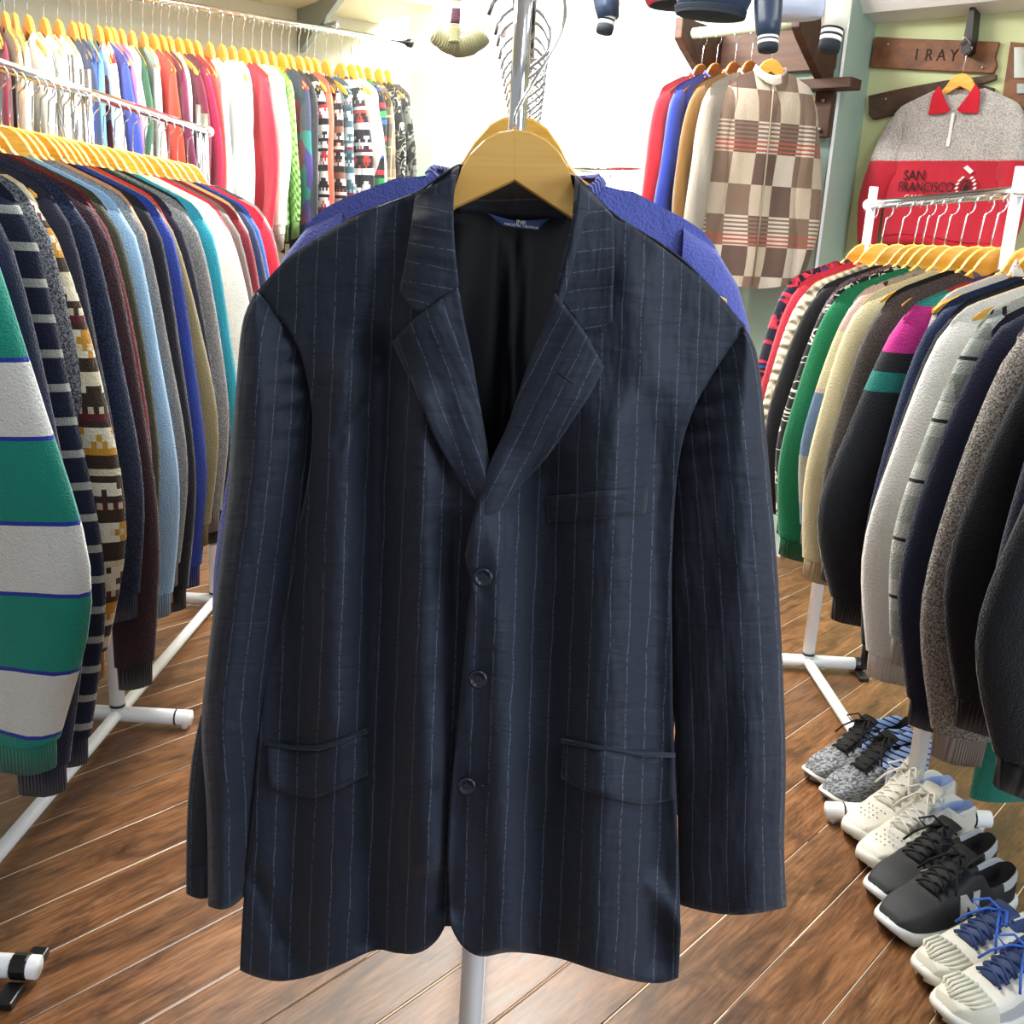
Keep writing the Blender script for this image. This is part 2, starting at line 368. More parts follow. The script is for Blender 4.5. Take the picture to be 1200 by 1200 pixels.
def put_hanger(label, loc, yaw, group, dark=False, hook_top=.095, r=.02):
    key = (dark, hook_top, r)
    if key not in _proto:
        _proto[key] = hanger('coat_hanger', label, loc, yaw, M['hanger_dark' if dark else 'hanger'], group, hook_top=hook_top, r=r); return _proto[key]
    h = copy_tree(_proto[key]); h.location = loc; h.rotation_euler = (0, 0, yaw); h['label'] = label; h['group'] = group; return h

# ------------------------------------------------------------------ garments
def garment(name, label, cat, loc, yaw, mat, rib=None, W=.215, L=.66, SL=.60, T=.021, seed=0, group=None, sleeve_mat=None, open_neck=.06, out=.05, hem=True, side=None, collar='crew', swing=0, rest=None, slw=1.0):
    """a hanging top; z=0 is the hanger's top, x across the shoulders. side: which sleeve carries a different swing"""
    rnd = random.Random(seed*7+3); g = thing(name, label, cat, loc, yaw, group); rib = rib or mat; sm = sleeve_mat or mat
    na, nv = 34, 18; nk = open_neck; ph = [rnd.uniform(0, 6) for _ in range(4)]; hz = .055 if hem else 0
    def ztop(x, fr):
        ax = abs(x)
        if ax < nk: return -.053 - (.040 if fr else .006)*(1-(ax/nk)**2)
        z = -.047 - (ax-nk)*.43; e = max(0, ax-(W-.04)); return z - e*e*14
    rg = []
    for i in range(nv+1):
        v = i/nv; r = []
        for k in range(na):
            a = 2*PI*k/na; cs, sn = math.cos(a), math.sin(a)
            x = W*math.copysign(abs(cs)**.75, cs)*(1 - .05*v); zt = ztop(x, sn < 0)
            z = lerp(zt, -(L-hz)+.012*math.sin(3*x/W+ph[0]), v)
            t = T*interp([(0, max(.35, .0105/T)), (.12, .85), (.3, 1), (.8, 1.05), (1, .85)], v)
            y = t*math.copysign(abs(sn)**.8, sn) + .009*v*math.sin(13*x/W*.6+ph[1]+2*v) + .004*math.sin(9*v+ph[2]+4*x)
            r.append((x, y, z))
        rg.append(r)
    B().rings(rg, cap=False).obj('torso', mat, g, True)
    if hem:
        last = rg[-1]; r2 = []
        for kk, sc in ((0, .97), (.25, .95), (1, .92)):
            r2.append([(x*sc, y*sc*.9, z-hz*kk+.002) for x, y, z in last])
        r2.append([(x*.90, y*.7, z-hz+.006) for x, y, z in last]); B().rings(r2, cap=False).obj('hem_band', rib, g, True)
    if collar in ('crew', 'fold', 'band'):
        hh = {'crew': .010, 'fold': .03, 'band': .018}[collar]; rr = []
        for q, (dw, dz, th) in enumerate(((.004, -.006, 1.2), (0, hh*.5, 1.1), (-.006, hh, .9), (-.009, hh*.6, .8))):
            r = []
            for k in range(24):
                a = 2*PI*k/24; x = (nk+dw)*math.cos(a); fr = math.sin(a) < 0
                r.append((x, T*.75*th*math.sin(a), ztop(x*.98, fr)+dz))
            rr.append(r)
        B().rings(rr, cap=False).obj('neckband' if collar == 'crew' else 'collar', rib, g, True)
    for sd in (-1, 1):
        sw = swing if side is None or side == sd else 0; fw = rnd.uniform(-.02, .02)+sw; o2 = out*rnd.uniform(.8, 1.2); zz = -(SL)
        zs = -.047-(W-nk)*.43-.008
        O = smooth_poly([(W-.05, 0, zs+.022), (W-.010, 0, zs-.002), (W+.015+o2*.2, 0, zs-.07), (W+.022+o2*.6+.03*(slw-1), 0, lerp(zs, zz, .38)), (W+.02+o2+.05*(slw-1), 0, lerp(zs, zz, .72)), (W-.002+o2, 0, zz-.03)], 16)
        I = smooth_poly([(W-.055, 0, zs-.19), (W-.058, 0, zs-.22), (W-.062-.01*(slw-1), 0, zs-.26), (W-.07+o2*.4-.10*(slw-1), 0, lerp(zs, zz, .55)), (W-.07+o2*.8-.09*(slw-1), 0, lerp(zs, zz, .80)), (W-.085+o2-.04*(slw-1), 0, zz-.05)], 16)
        rr = []
        for i in range(16):
            s = i/15; c = (O[i]+I[i])/2; hv = (O[i]-I[i])/2; t = interp([(0, .75), (.1, .95), (.3, 1.08), (.8, 1.0), (1, .8)], s)*T
            c.y = fw*s + .006*math.sin(7*s+ph[3]); r = []
            for k in range(16):
                a = 2*PI*k/16; w = 1+.16*math.sin(9*s+3*a+ph[0])*min(1, s*3)
                p = c + hv*math.cos(a) + Vector((0, t*w*math.sin(a), 0)); r.append((sd*p.x, p.y, p.z))
            rr.append(r)
        sl = B().rings(rr, cap=False, capend=not hem).obj('sleeve', sm, g, True)
        if hem:
            last = [Vector(p) for p in rr[-1]]; c = sum(last, Vector())/16; r2 = []
            for kk, sc in ((0, .95), (.15, .88), (1, .84), (.9, .7)):
                r2.append([tuple(c+(p-c)*sc+Vector((-.0*sd, 0, -.055*kk+.004))) for p in last])
            B().rings(r2, cap=False, capend=True).obj('cuff', rib, g, True)
    return g

RAILG = []
def dress(rows, place, where, group, cat='sweater', dark=False, hook_top=.095, seed0=0, hook_r=.02, k_len=1.0, **kw):
    """rows: (s, short description, fabric args, options); place(s) -> loc of hanger top, yaw"""
    for i, (s, desc, fa, op) in enumerate(rows):
        loc, yaw = place(s); rnd = random.Random(seed0+i); yaw += rnd.uniform(-.07, .07)
        op = dict(op); c = op.pop('cat', cat); k = dict(kw); rib = op.pop('rib', None); sm = op.pop('sm', None); dk = op.pop('dark', dark); k.update(op)
        mt = fabric(*fa) if isinstance(fa, tuple) else fabric(fa)
        rb = fabric(rib, 'rib') if isinstance(rib, str) else (fabric(fa if isinstance(fa, str) else fa[0], 'rib') if rib is None else rib)
        k.setdefault('W', .215+rnd.uniform(-.012, .012)); k.setdefault('L', .66+rnd.uniform(-.04, .03)); k.setdefault('SL', .60+rnd.uniform(-.05, .04))
        yaw += k.pop('ya', 0); dr = k.pop('drop', 0); gl = (loc[0], loc[1], loc[2]-dr); k['L'] *= k_len; k['SL'] *= k_len; k['W'] *= 1+(k_len-1)*.3
        garment(c, '%s %s' % (desc, where), c, gl, yaw, mt, rb, seed=seed0+i, group=group, sleeve_mat=fabric(*sm) if sm else None, **k)
        put_hanger(('wooden hanger inside the ' + desc)[:110], loc, yaw, 'wooden hangers ' + where, dk, hook_top, hook_r)
# ------------------------------------------------------------------ racks
def rack(name, label, x, ys, y0, y1, zr, slim=(), ties=(), clips=(), foot=.2, ri=.0127, lower=.02, top_up=.05):
    foot0 = foot; g = thing(name, label, 'clothes rack', (x, ys[0], 0)); o = Vector((x, ys[0], 0))
    def P(b, nm, mt, sm=True): return b.obj(nm, mt, g, sm)
    P(B().tube([(0, y0-o.y, zr), (0, y1-o.y, zr)], ri, 14), 'rail', M['chrome'])
    for e in (y0, y1): P(B().tube([(0, e-o.y-.006, zr), (0, e-o.y+.006, zr)], ri*1.35, 12), 'end_cap', M['white_paint'])
    P(B().tube([(0, min(ys)-o.y, .032), (0, max(ys)-o.y, .032)], .016, 14), 'base_beam', M['white_paint'])
    for y in ys:
        p = P(B().tube([(0, y-o.y, .03), (0, y-o.y, 1.05)], lower, 16), 'lower_post', M['white_paint'])
        B().tube([(0, y-o.y, .055), (0, y-o.y, .063)], lower*1.03, 16).obj('cable_tie', M['black_plastic'], p, True)
        P(B().tube([(0, y-o.y, 1.04), (0, y-o.y, zr+top_up)], lower*.64, 14), 'upper_post', M['white_paint'] if not slim else M['chrome'])
        P(B().tube([(0, y-o.y, 1.03), (0, y-o.y, 1.07)], lower*1.15, 14), 'collar_ring', M['white_paint'])
        foot = foot0*(1.18 if y in clips and y < 2 else 1)
        f = P(B().tube([(-foot, y-o.y, .032), (foot, y-o.y, .032)], .021, 16), 'foot', M['white_paint'])
        for s in (-1, 1):
            if y in clips:
                b = B().tube([(s*(foot-.045), y-o.y, .032), (s*(foot-.015), y-o.y, .032)], .0235, 14)
                b.box((s*(foot-.03)-.016, y-o.y-.075, .001), (s*(foot-.03)+.016, y-o.y-.02, .016)); b.box((s*(foot-.03)-.016, y-o.y+.02, .001), (s*(foot-.03)+.016, y-o.y+.075, .016))
                b.obj('clamp_foot', M['black_plastic'], f, False, .003)
            else:
                B().tube([(s*(foot-.042), y-o.y, .032), (s*(foot-.038), y-o.y, .032)], .0222, 14).obj('cable_tie', M['black_plastic'], f, True)
                B().tube([(s*(foot-.02), y-o.y, .0), (s*(foot-.02), y-o.y, .02)], .009, 10).obj('glide', M['white_paint'], f, True)
    for y, z0 in slim: P(B().tube([(0, y-o.y, z0), (0, y-o.y, zr+.07)], .008, 12), 'slim_post', M['chrome'])
    return g
XL, XR, XC = -1.04, 1.01, -.017
rack('garment_rack', 'long white-legged chrome garment rack packed with sweaters, beside the bare floor', XL, (1.55, 2.53, 3.43), 1.28, 3.47, 1.61, slim=((2.46, 1.2), (3.37, 1.2)), clips=(1.55,))
rack('garment_rack', 'white-legged garment rack standing behind the row of sneakers', XR, (2.24, 3.175), 1.15, 3.2, 1.49, clips=(3.175,), foot=.2)
rack('garment_rack', 'chrome-topped garment rack carrying the pinstripe suit jacket', XC, (1.11, 2.05), 1.1, 2.1, 1.585, slim=((1.075, 1.3),), lower=.0145, top_up=.25, foot=.2)

# ------------------------------------------------------------------ long floor rack
LT = [(-227, 1.2), (-105, 1.4), (-14, 1.6), (57, 1.8), (114, 2.0), (160, 2.2), (198, 2.4), (231, 2.6), (259, 2.8), (283, 3.0), (304, 3.2), (323, 3.4)]
def pl(s): return (XL, interp(LT, s), 1.61-.0127-.097), 0.0
rows = [
 (-42, 'teal sweater with white and blue bands', ('1d9482', 'bands', ('2a3fae', 0, .04), ('e8ece8', .04, .46), ('2a3fae', .46, .5)), dict(rib='1d9482', W=.23, SL=.66, s=1, slw=1.9, ya=-.2, out=.10, T=.04) ),
 (-14, 'dark navy heavy knit cardigan', '1a2340', dict(cat='cardigan', SL=.72, L=.72, W=.22, slw=1.5, ya=-.15, T=.032)),
 (8, 'navy knit with pale dashed stripes', ('17203a', 'bands', ('a8aca6', .0, .12), ('a8aca6', .5, .62)), dict(SL=.72, W=.22, slw=1.3, ya=-.05)),
 (22, 'charcoal and white marl sweater', ('2b303b', 'marl', '8f959c'), dict()),
 (42, 'brown mustard and cream patterned knit', ('3a2a20', 'fair', 'd9d0b4', 'c8922e', 'e8e2cc', '5e1f2a'), dict(SL=.62, T=.034, out=.10, slw=1.6, ya=-.1, rib='b07a28')),
 (60, 'plain midnight navy sweater', '1b2036', dict()),
 (76, 'navy rib sweater flecked with grey', ('2a3a5e', 'marl', '10182c'), dict()),
 (90, 'charcoal sweater with small red dots', ('1d2029', 'marl', '4a2630'), dict(SL=.7)),
 (101, 'maroon lambswool sweater', '6e1f2c', dict()),
 (110, 'dark olive sweater beside the maroon one', '3c3f30', dict()),
 (121, 'light blue sweater', '9cc4ea', dict(W=.225)),
 (141, 'mid grey heather sweater', ('8c8e90', 'marl', '6a6d70'), dict(W=.225)),
 (149, 'beige sweater tucked behind mid grey', 'b99778', dict()),
 (157, 'blue-black wool sweater', '141726', dict(SL=.66)),
 (169, 'royal blue sweater', '2b429e', dict(W=.228)),
 (176, 'khaki tan sweater behind royal blue', '8d8363', dict()),
 (183, 'red sweater behind royal blue', 'c0343c', dict()),
 (190, 'inky navy sweater before the green', '181c34', dict()),
 (197, 'bottle green sweater', '1d5142', dict()),
 (206, 'ash grey marl sweater', ('9a9a9c', 'marl', '6f7073'), dict(W=.228)),
 (214, 'black sweater before turquoise', '15171b', dict()),
 (224, 'turquoise sweater', '2f9fb6', dict(W=.232, L=.72)),
 (233, 'cream sweater behind turquoise', 'e6dfcc', dict()),
 (243, 'white sweater with blue cuffs', 'f2f2ee', dict(rib='1c4f9c', W=.23)),
 (252, 'crimson sweater', 'c3283a', dict(SL=.52)),
 (260, 'taupe grey sweater', '77716b', dict()),
 (270, 'burgundy sweater', '78202e', dict(W=.225)),
 (278, 'camel sweater', 'cbab7a', dict()),
 (285, 'navy sweater next to camel', '1c2c52', dict()),
 (292, 'denim blue sweater', '2d55a4', dict()),
 (300, 'bright red sweater last but one', 'd0263a', dict(W=.225)),
 (309, 'grey striped sweater at the far end', ('9a9a9a', 'bands', ('4a4a50', .2, .5)), dict()),
]
for r in rows: r[3].pop('s', None)
rows[0] = (rows[0][0], rows[0][1], ('1d9482', 'bands', ('2a3fae', 0.0, .03), ('e8ece8', .03, .47), ('2a3fae', .47, .5)), rows[0][3])
def fabric_s(fa, s): return fabric(*fa, s=s)
_f = fabric
def fabric(base, kind='solid', *cols, s=None):
    if s is None: s = .5 if (kind == 'bands' and base in ('1d9482',)) else (1.1 if base == '17203a' else (.7 if kind == 'fair' else 1.0))
    return _f(base, kind, *cols, s=s)
dress(rows, pl, 'on the long floor rack', 'sweaters on the long floor rack', seed0=10, T=.0235, out=.075, k_len=1.42)

# ------------------------------------------------------------------ wall rail under the shelf
WT = [(-195, -1), (-98, -.8), (-8, -.6), (75, -.4), (153, -.2), (226, 0), (294, .2), (358, .4), (419, .6), (475, .8), (529, 1.0)]
def pw(s):
    p = LR + DL*interp(WT, s); return (p.x, p.y, p.z-.011-.097), -math.radians(55)
rows = [
 (8, 'wine red fleece', '7a2436'), (22, 'sand knit beside the wine fleece', 'c9b48c'), (34, 'pale beige sweater', 'ddd6c4'), (50, 'white fleece beside pale beige', 'f4f3ee'),
 (70, 'white cable sweater', ('f3f2ea', 'cable')), (87, 'off-white crew sweater', 'efece0'), (104, 'slate navy cardigan', '3a4768'), (113, 'cobalt sweatshirt', '2f4f9e'),
 (121, 'sky blue sweatshirt', '5fa6dc'), (136, 'white shirt with red letters', ('f2f1ee', 'patch', 'c8302e', 'f2f1ee', 'f2f1ee', 'f2f1ee')), (146, 'ultramarine sweater', '3b50b4'), (153, 'lilac pink sweater', 'c78ad0'),
 (163, 'white sweater beside lilac', 'f4f4f2'), (176, 'forest green sweater', '2f5b40'), (190, 'white sweater before the orange', 'f3f3f0'), (202, 'orange red sweater', 'e8452e'),
 (212, 'plum sweater', '6d2a48'), (222, 'ivory sweater between plum and maroon', 'e8e6dc'), (233, 'dark maroon sweater', '6b1e36'), (243, 'raspberry sweater', 'b0244a'),
 (254, 'scarlet sweater', 'e2332f'), (270, 'white sweatshirt beside scarlet', 'f6f6f4'), (285, 'white zip sweater', 'f5f5f1'), (298, 'white pullover before the red piping', 'f6f6f6'),
 (311, 'red sweater between the whites', 'c8283c'), (322, 'thick cream sweater', 'f3f0e0'), (333, 'white sweater beside lime green', 'f4f6ee'), (345, 'lime green cable sweater', ('86c060', 'cable')),
 (357, 'teal purple and red patched sweater', ('31506e', 'patch', '8a2c48', '4a3c82', '2f7a7a', '3a3f58')), (366, 'charcoal sweater beside the patched one', ('3b3f44', 'marl', '23262a')),
 (378, 'black fair isle sweater with red', ('1a1a1e', 'fair', 'e8e4da', 'b42a30', 'e8e4da')), (388, 'coral pink sweater', 'd4654e'), (397, 'black and brown dotted sweater', ('241c1e', 'fair', '7a5a48', '1c1c22', 'd8d0c4')),
 (411, 'teal and grey fair isle sweater', ('3f5c66', 'fair', '9fb4bc', '23454c', 'a8b4b8', '6a2a38')), (429, 'white fair isle sweater with red', ('e8e6e0', 'fair', '2a2a30', 'c0463a', '2a2a30', '5c2830')),
 (441, 'ecru sweater', 'f2efe6'), (449, 'black sweater with bright stripes', ('1c2426', 'bands', ('2a50b0', .1, .25), ('2f8a50', .3, .5), ('c03038', .6, .75))),
 (461, 'brown checked flannel sweater', ('8a7a62', 'plaid', '4c4032', 'c8bc9c')), (474, 'black and white abstract sweater', ('2a2c2a', 'floral', 'b8bca8', '5c6050', '101210')), (484, 'grey patterned sweater at the end', ('6e7268', 'floral', '20221f', 'd8dccc', '2c2e2c')),
]
rows = [(a, b, c, {}) for a, b, c in rows]
wr = thing('wall_rail', 'chrome hanging rail on brackets under the cream wall shelf', 'clothes rail', tuple(LR), -math.radians(55))
B().tube([(0, -2.0, 0), (0, .92, 0)], .011, 12).obj('rail', M['chrome'], wr, True); B().tube([(0, .92, 0), (0, .94, 0)], .016, 12).obj('end_cap', M['black_plastic'], wr, True)
for y in (.62, -.5): B().tube([(0, y, 0), (0, y, .03), (-.30, y, .03)], .008, 8).obj('support_arm', M['steel'], wr, True)
dress(rows, pw, 'on the wall rail', 'sweaters on the wall rail', seed0=100, T=.0145, out=.035)
sh = thing('wall_shelf', 'cream wooden shelf above the wall rail of sweaters', 'shelf', tuple(LR + Vector((0, 0, .12))), -math.radians(55))
B().box((-.36, -2.3, 0), (.13, .98, .03)).obj('board', M['shelf_wood'], sh, False, .003)
for y in (.62, -.5, -1.6): B().prism([(-.355, -.16), (-.335, -.16), (.05, -.012), (.05, -.001), (-.355, -.001)], y-.012, y+.012).obj('bracket', M['steel'], sh)

# ------------------------------------------------------------------ rack above the sneakers
RT = [(914, 3.2), (934, 3.0), (956, 2.8), (982, 2.6), (1012, 2.4), (1048, 2.2), (1090, 2.0), (1142, 1.8), (1207, 1.6), (1290, 1.4), (1401, 1.2)]
def pr(s): return (XR, interp(RT, s), 1.49-.0127-.097), 0.0
rows = [
 (917, 'navy sweater with red flowers', ('161a30', 'floral', 'a82a48', '2b4a9a', 'd83848'), dict(collar='band')),
 (930, 'cherry red sweater behind cream cable', 'b4263a', dict()),
 (945, 'cream cable knit sweater', ('e6dcc0', 'cable'), dict(W=.228)),
 (958, 'jet black sweater beside cream cable', '131318', dict()),
 (966, 'maroon sweater with grey fleck', ('4a1f30', 'marl', '8a7a80'), dict()),
 (975, 'black and white abstract knit', ('17171b', 'floral', 'e8e4d4', 'e8e4d4', '17171b'), dict()),
 (985, 'emerald green sweater', '14784e', dict(W=.232)),
 (999, 'patchwork knit in mauve blue and oatmeal', ('9a9488', 'patch', '5a2a48', '5f7a9a', 'c8c09c', '3a2430', 'c0a8a0'), dict()),
 (1014, 'pale yellow cream sweater', 'ddd2a8', dict(W=.228)),
 (1026, 'black wool sweater before the mohair', '16171a', dict()),
 (1038, 'dark taupe mohair sweater', ('57524c', 'marl', '3c3833'), dict(W=.228)),
 (1060, 'charcoal sweater with magenta and teal shoulder', None, dict(W=.245, SL=.62, slw=1.8, T=.04, ya=.2)),
 (1074, 'white sweater with open collar', 'efeee6', dict(collar='fold', W=.185, SL=.5, out=.02)),
 (1091, 'navy blue sweatshirt beside the magenta shoulder', '1c2c50', dict(SL=.66)),
 (1105, 'black sweatshirt before the white one', '15171c', dict(SL=.66)),
 (1121, 'bright white sweatshirt', 'f4f3ef', dict(slw=1.3, W=.225, SL=.66)),
 (1141, 'grey and white plaid shirt', ('cfd4cc', 'plaid', '8c948c', '2a2e2e'), dict(cat='shirt', collar='fold')),
 (1163, 'thick midnight blue sweatshirt', '191e36', dict(slw=1.5, W=.225, SL=.66)),
 (1190, 'speckled grey fleece pullover', ('b4aea6', 'marl', '5e554e'), dict(slw=1.7, ya=.1, T=.034, W=.222, SL=.68, rib='9a9088', out=.03)),
 (1222, 'black zip jacket beside the speckled fleece', '17171b', dict(cat='jacket', SL=.60, out=.04, slw=1.6, T=.03)),
 (1256, 'dusky navy jacket', '1d1f38', dict(cat='jacket', SL=.55, out=.04)),
 (1290, 'heavy black fleece jacket', '101318', dict(cat='jacket', SL=.60, W=.23, T=.04, out=.04, slw=1.8, ya=.15)),
]
mg = ('20242c', 'patch', 'c02c86', '2a8a86', '20242c')
for i, r in enumerate(rows):
    if r[2] is None: rows[i] = (r[0], r[1], ('1e222a', 'yoke', ('1f7c74', .70), ('1e222a', .74), ('c72f8b', .78), ('2a8f8a', .875), ('b03040', .905), ('4a3c9a', .925)), r[3])
def pr2(s):
    return pr(s)
dress(rows, pr2, 'on the rack above sneakers', 'tops on the rack above the sneakers', seed0=200, T=.024, out=.06, k_len=1.16)
# long teal coat low behind the black fleece
garment('raincoat', 'long teal green raincoat hanging low behind the black fleece jacket', 'coat', (1.12, 1.80, 1.38), .1, fabric('1f7a68'), W=.22, L=1.04, SL=.62, T=.03, seed=5, hem=False, collar=None)
put_hanger('wooden hanger inside the long teal green raincoat', (1.12, 1.8, 1.38), .1, 'wooden hangers on the rack above sneakers')

# ------------------------------------------------------------------ rack of the pinstripe jacket
def pc(s): return (XC, s, 1.585-.0127-.097), 0.0
rows = [
 (1.20, 'violet blue knit sweater', '5a63b2', dict(W=.232, SL=.66, open_neck=.098, L=.70, collar='crew', drop=.012, T=.04, out=.085)),
 (1.27, 'black tailored jacket', '16191f', dict(W=.256, drop=.008, cat='jacket', hem=False, L=.7, collar='fold')),
 (1.36, 'white cotton shirt', 'eceef2', dict(W=.225, SL=.62, L=.74, cat='shirt', collar='fold', out=.09)),
 (1.44, 'pale blue shirt', '8fa6d6', dict(W=.22, SL=.64, cat='shirt', collar='fold', out=.08)),
 (1.52, 'dark green sweatshirt', '1c3a30', dict(W=.235, SL=.64, out=.09)),
 (1.60, 'stone grey cardigan', '8e8c86', dict(cat='cardigan')), (1.68, 'brown wool cardigan', '5a4436', dict(cat='cardigan')),
 (1.76, 'steel blue sweater', '4d6480', dict()), (1.85, 'oatmeal sweater', 'cfc4aa', dict()), (1.94, 'black sweater', '18181c', dict()),
]
dress(rows, pc, 'behind the pinstripe jacket', 'clothes behind the pinstripe jacket', seed0=300, T=.026, out=.05, hook_r=.03, k_len=1.12)

# ------------------------------------------------------------------ pinstripe suit jacket
RIDGES = [((447, 420), (440, 1100), 26, .013), ((490, 470), (500, 1000), 24, -.010), ((535, 620), (525, 1060), 14, .006), ((636, 560), (640, 1110), 34, .014), ((720, 500), (705, 1120), 40, -.010),
          ((400, 440), (385, 840), 26, -.009), ((425, 470), (395, 520), 7, .004), ((765, 480), (770, 1120), 22, .007), ((585, 640), (590, 1100), 22, -.006), ((340, 560), (345, 1120), 22, .008), ((745, 330), (760, 470), 30, -.006),
          ((470, 240), (440, 420), 20, .008), ((765, 1040), (800, 1090), 12, -.006), ((300, 1030), (330, 1100), 10, .005)]
def segd(p, a, b):
    ax, ay = a; bx, by = b; dx, dy = bx-ax, by-ay; t = max(0, min(1, ((p[0]-ax)*dx+(p[1]-ay)*dy)/(dx*dx+dy*dy)))
    return math.hypot(p[0]-ax-dx*t, p[1]-ay-dy*t)
def jacketY(px, py):
    xr = (px-590)/300; y = .985 - .05*(1-min(1, xr*xr)) - .018*max(0, min(1, (py-400)/600))
    for a, b, w, amp in RIDGES:
        d = segd((px, py), a, b)
        if d < w*3: y += 2.2*amp*math.exp(-(d/w)**2)
    y += .0022*math.sin(px*.045+py*.013)*math.sin(py*.021+px*.008) + max(0, (300-py)/100)*.012
    return y
def coons(top, right, bottom, left, nu, nv):
    T, Bm = smooth_poly([(x, y, 0) for x, y in top], nu), smooth_poly([(x, y, 0) for x, y in bottom], nu)
    L, R = smooth_poly([(x, y, 0) for x, y in left], nv), smooth_poly([(x, y, 0) for x, y in right], nv); g = []
    for j in range(nv):
        v = j/(nv-1); row = []
        for i in range(nu):
            u = i/(nu-1)
            p = T[i]*(1-v)+Bm[i]*v + L[j]*(1-u)+R[j]*u - (T[0]*(1-u)*(1-v)+T[-1]*u*(1-v)+Bm[0]*(1-u)*v+Bm[-1]*u*v); row.append((p.x, p.y))
        g.append(row)
    return g
HERO = Vector((XC, .965, 0)); hero = None
def sheet(name, g, dy, mat, parent, uvf=None, thick=.0022, yf=None):
    nv, nu = len(g), len(g[0]); vs = []; uv = []
    for j, row in enumerate(g):
        for i, (x, y) in enumerate(row):
            Y = (yf(x, y) if yf else jacketY(x, y)) + (dy(x, y, i/(nu-1), j/(nv-1)) if callable(dy) else dy)
            vs.append(atY(x, y, Y) - HERO); uv.append(uvf(x, y) if uvf else (x+.04*(y-400), y))
    fs = [(j*nu+i, (j+1)*nu+i, (j+1)*nu+i+1, j*nu+i+1) for j in range(nv-1) for i in range(nu-1)]
    o = mesh(name, vs, fs, mat, parent, True, uv)
    if thick: q = o.modifiers.new('thickness', 'SOLIDIFY'); q.thickness = thick; q.offset = -1
    return o
hero = thing('suit_jacket', 'navy pinstripe three-button suit jacket on the beech hanger nearest the camera', 'suit jacket', tuple(HERO))
SU = M['suit']
sheet('front_panel', coons([(300, 343), (340, 300), (400, 262), (450, 240), (487, 226), (520, 212), (533, 208)], [(533, 208), (531, 250), (533, 334), (549, 417), (566, 517), (575, 560), (582, 640), (580, 720), (572, 800), (560, 900), (545, 1000), (527, 1074)],
      [(281, 1137), (300, 1145), (330, 1150), (370, 1142), (410, 1126), (440, 1113), (465, 1117), (490, 1117), (512, 1102), (527, 1074)],
      [(300, 343), (337, 385), (357, 432), (366, 492), (360, 565), (340, 660), (318, 760), (305, 850), (296, 950), (285, 1060), (281, 1137)], 60, 110), 0, SU, hero)
def rdy(x, y, u, v): return -.006 - .010*math.exp(-(u*9)**2) - (.012*math.exp(-((y-640)/60)**2)*math.exp(-(u*4)**2))
sheet('front_panel', coons([(678, 212), (718, 253), (745, 268), (800, 308), (845, 348), (873, 384)], [(873, 384), (842, 428), (812, 482), (795, 545), (788, 640), (787, 760), (790, 900), (797, 1060), (795, 1146)],
      [(527, 1072), (533, 1095), (545, 1112), (565, 1121), (600, 1116), (650, 1122), (700, 1138), (745, 1150), (775, 1152), (795, 1146)],
      [(678, 212), (673, 262), (654, 343), (624, 423), (598, 497), (578, 550), (558, 600), (546, 650), (552, 685), (548, 720), (541, 800), (531, 900), (526, 1000), (527, 1072)], 60, 110), rdy, SU, hero)
# back of the jacket and its lining
bt = [(300, 345), (400, 264), (487, 228), (520, 205), (540, 192), (575, 200), (605, 204), (640, 200), (672, 206), (718, 252), (800, 306), (872, 384)]
bo = [(283, 1120), (400, 1100), (500, 1086), (600, 1090), (700, 1110), (794, 1130)]
bl = [(300, 345), (330, 500), (310, 760), (292, 950), (283, 1120)]; br = [(872, 384), (830, 500), (792, 760), (792, 950), (794, 1130)]
SHL = [(300, 343), (340, 300), (400, 262), (450, 240), (487, 226), (533, 208), (678, 212), (718, 253), (745, 268), (800, 308), (845, 348), (873, 384)]
def join(x, y, Yb, off):
    t = max(0, min(1, (y-interp(SHL, x))/34))**.5
    if 530 < x < 676: t = max(t, min(1, min(x-530, 676-x)/14))
    return lerp(jacketY(x, y)+off, Yb, t)
sheet('back_panel', coons(bt, br, bo, bl, 40, 50), 0, SU, hero, yf=lambda x, y: join(x, y, 1.058 + .006*math.sin(x*.03) - .03*((x-590)/300)**2, .004))
sheet('lining', coons(bt, br, bo, bl, 60, 50), 0, M['lining'], hero, yf=lambda x, y: join(x, y, 1.038 + .004*math.sin(x*.05+y*.01) - .03*((x-590)/300)**2 - .010*math.exp(-((x-600)/7)**2)*(y > 262), .003), thick=0)
sheet('back_neck', coons([(538, 192), (570, 200), (604, 204), (640, 202), (674, 206)], [(674, 206), (668, 235), (662, 262)], [(536, 250), (570, 252), (604, 258), (640, 258), (662, 262)], [(538, 192), (536, 220), (536, 250)], 24, 8), 0, SU, hero,
      yf=lambda x, y: 1.018-.02*abs(x-605)/70, uvf=lambda x, y: (y*.9, x))
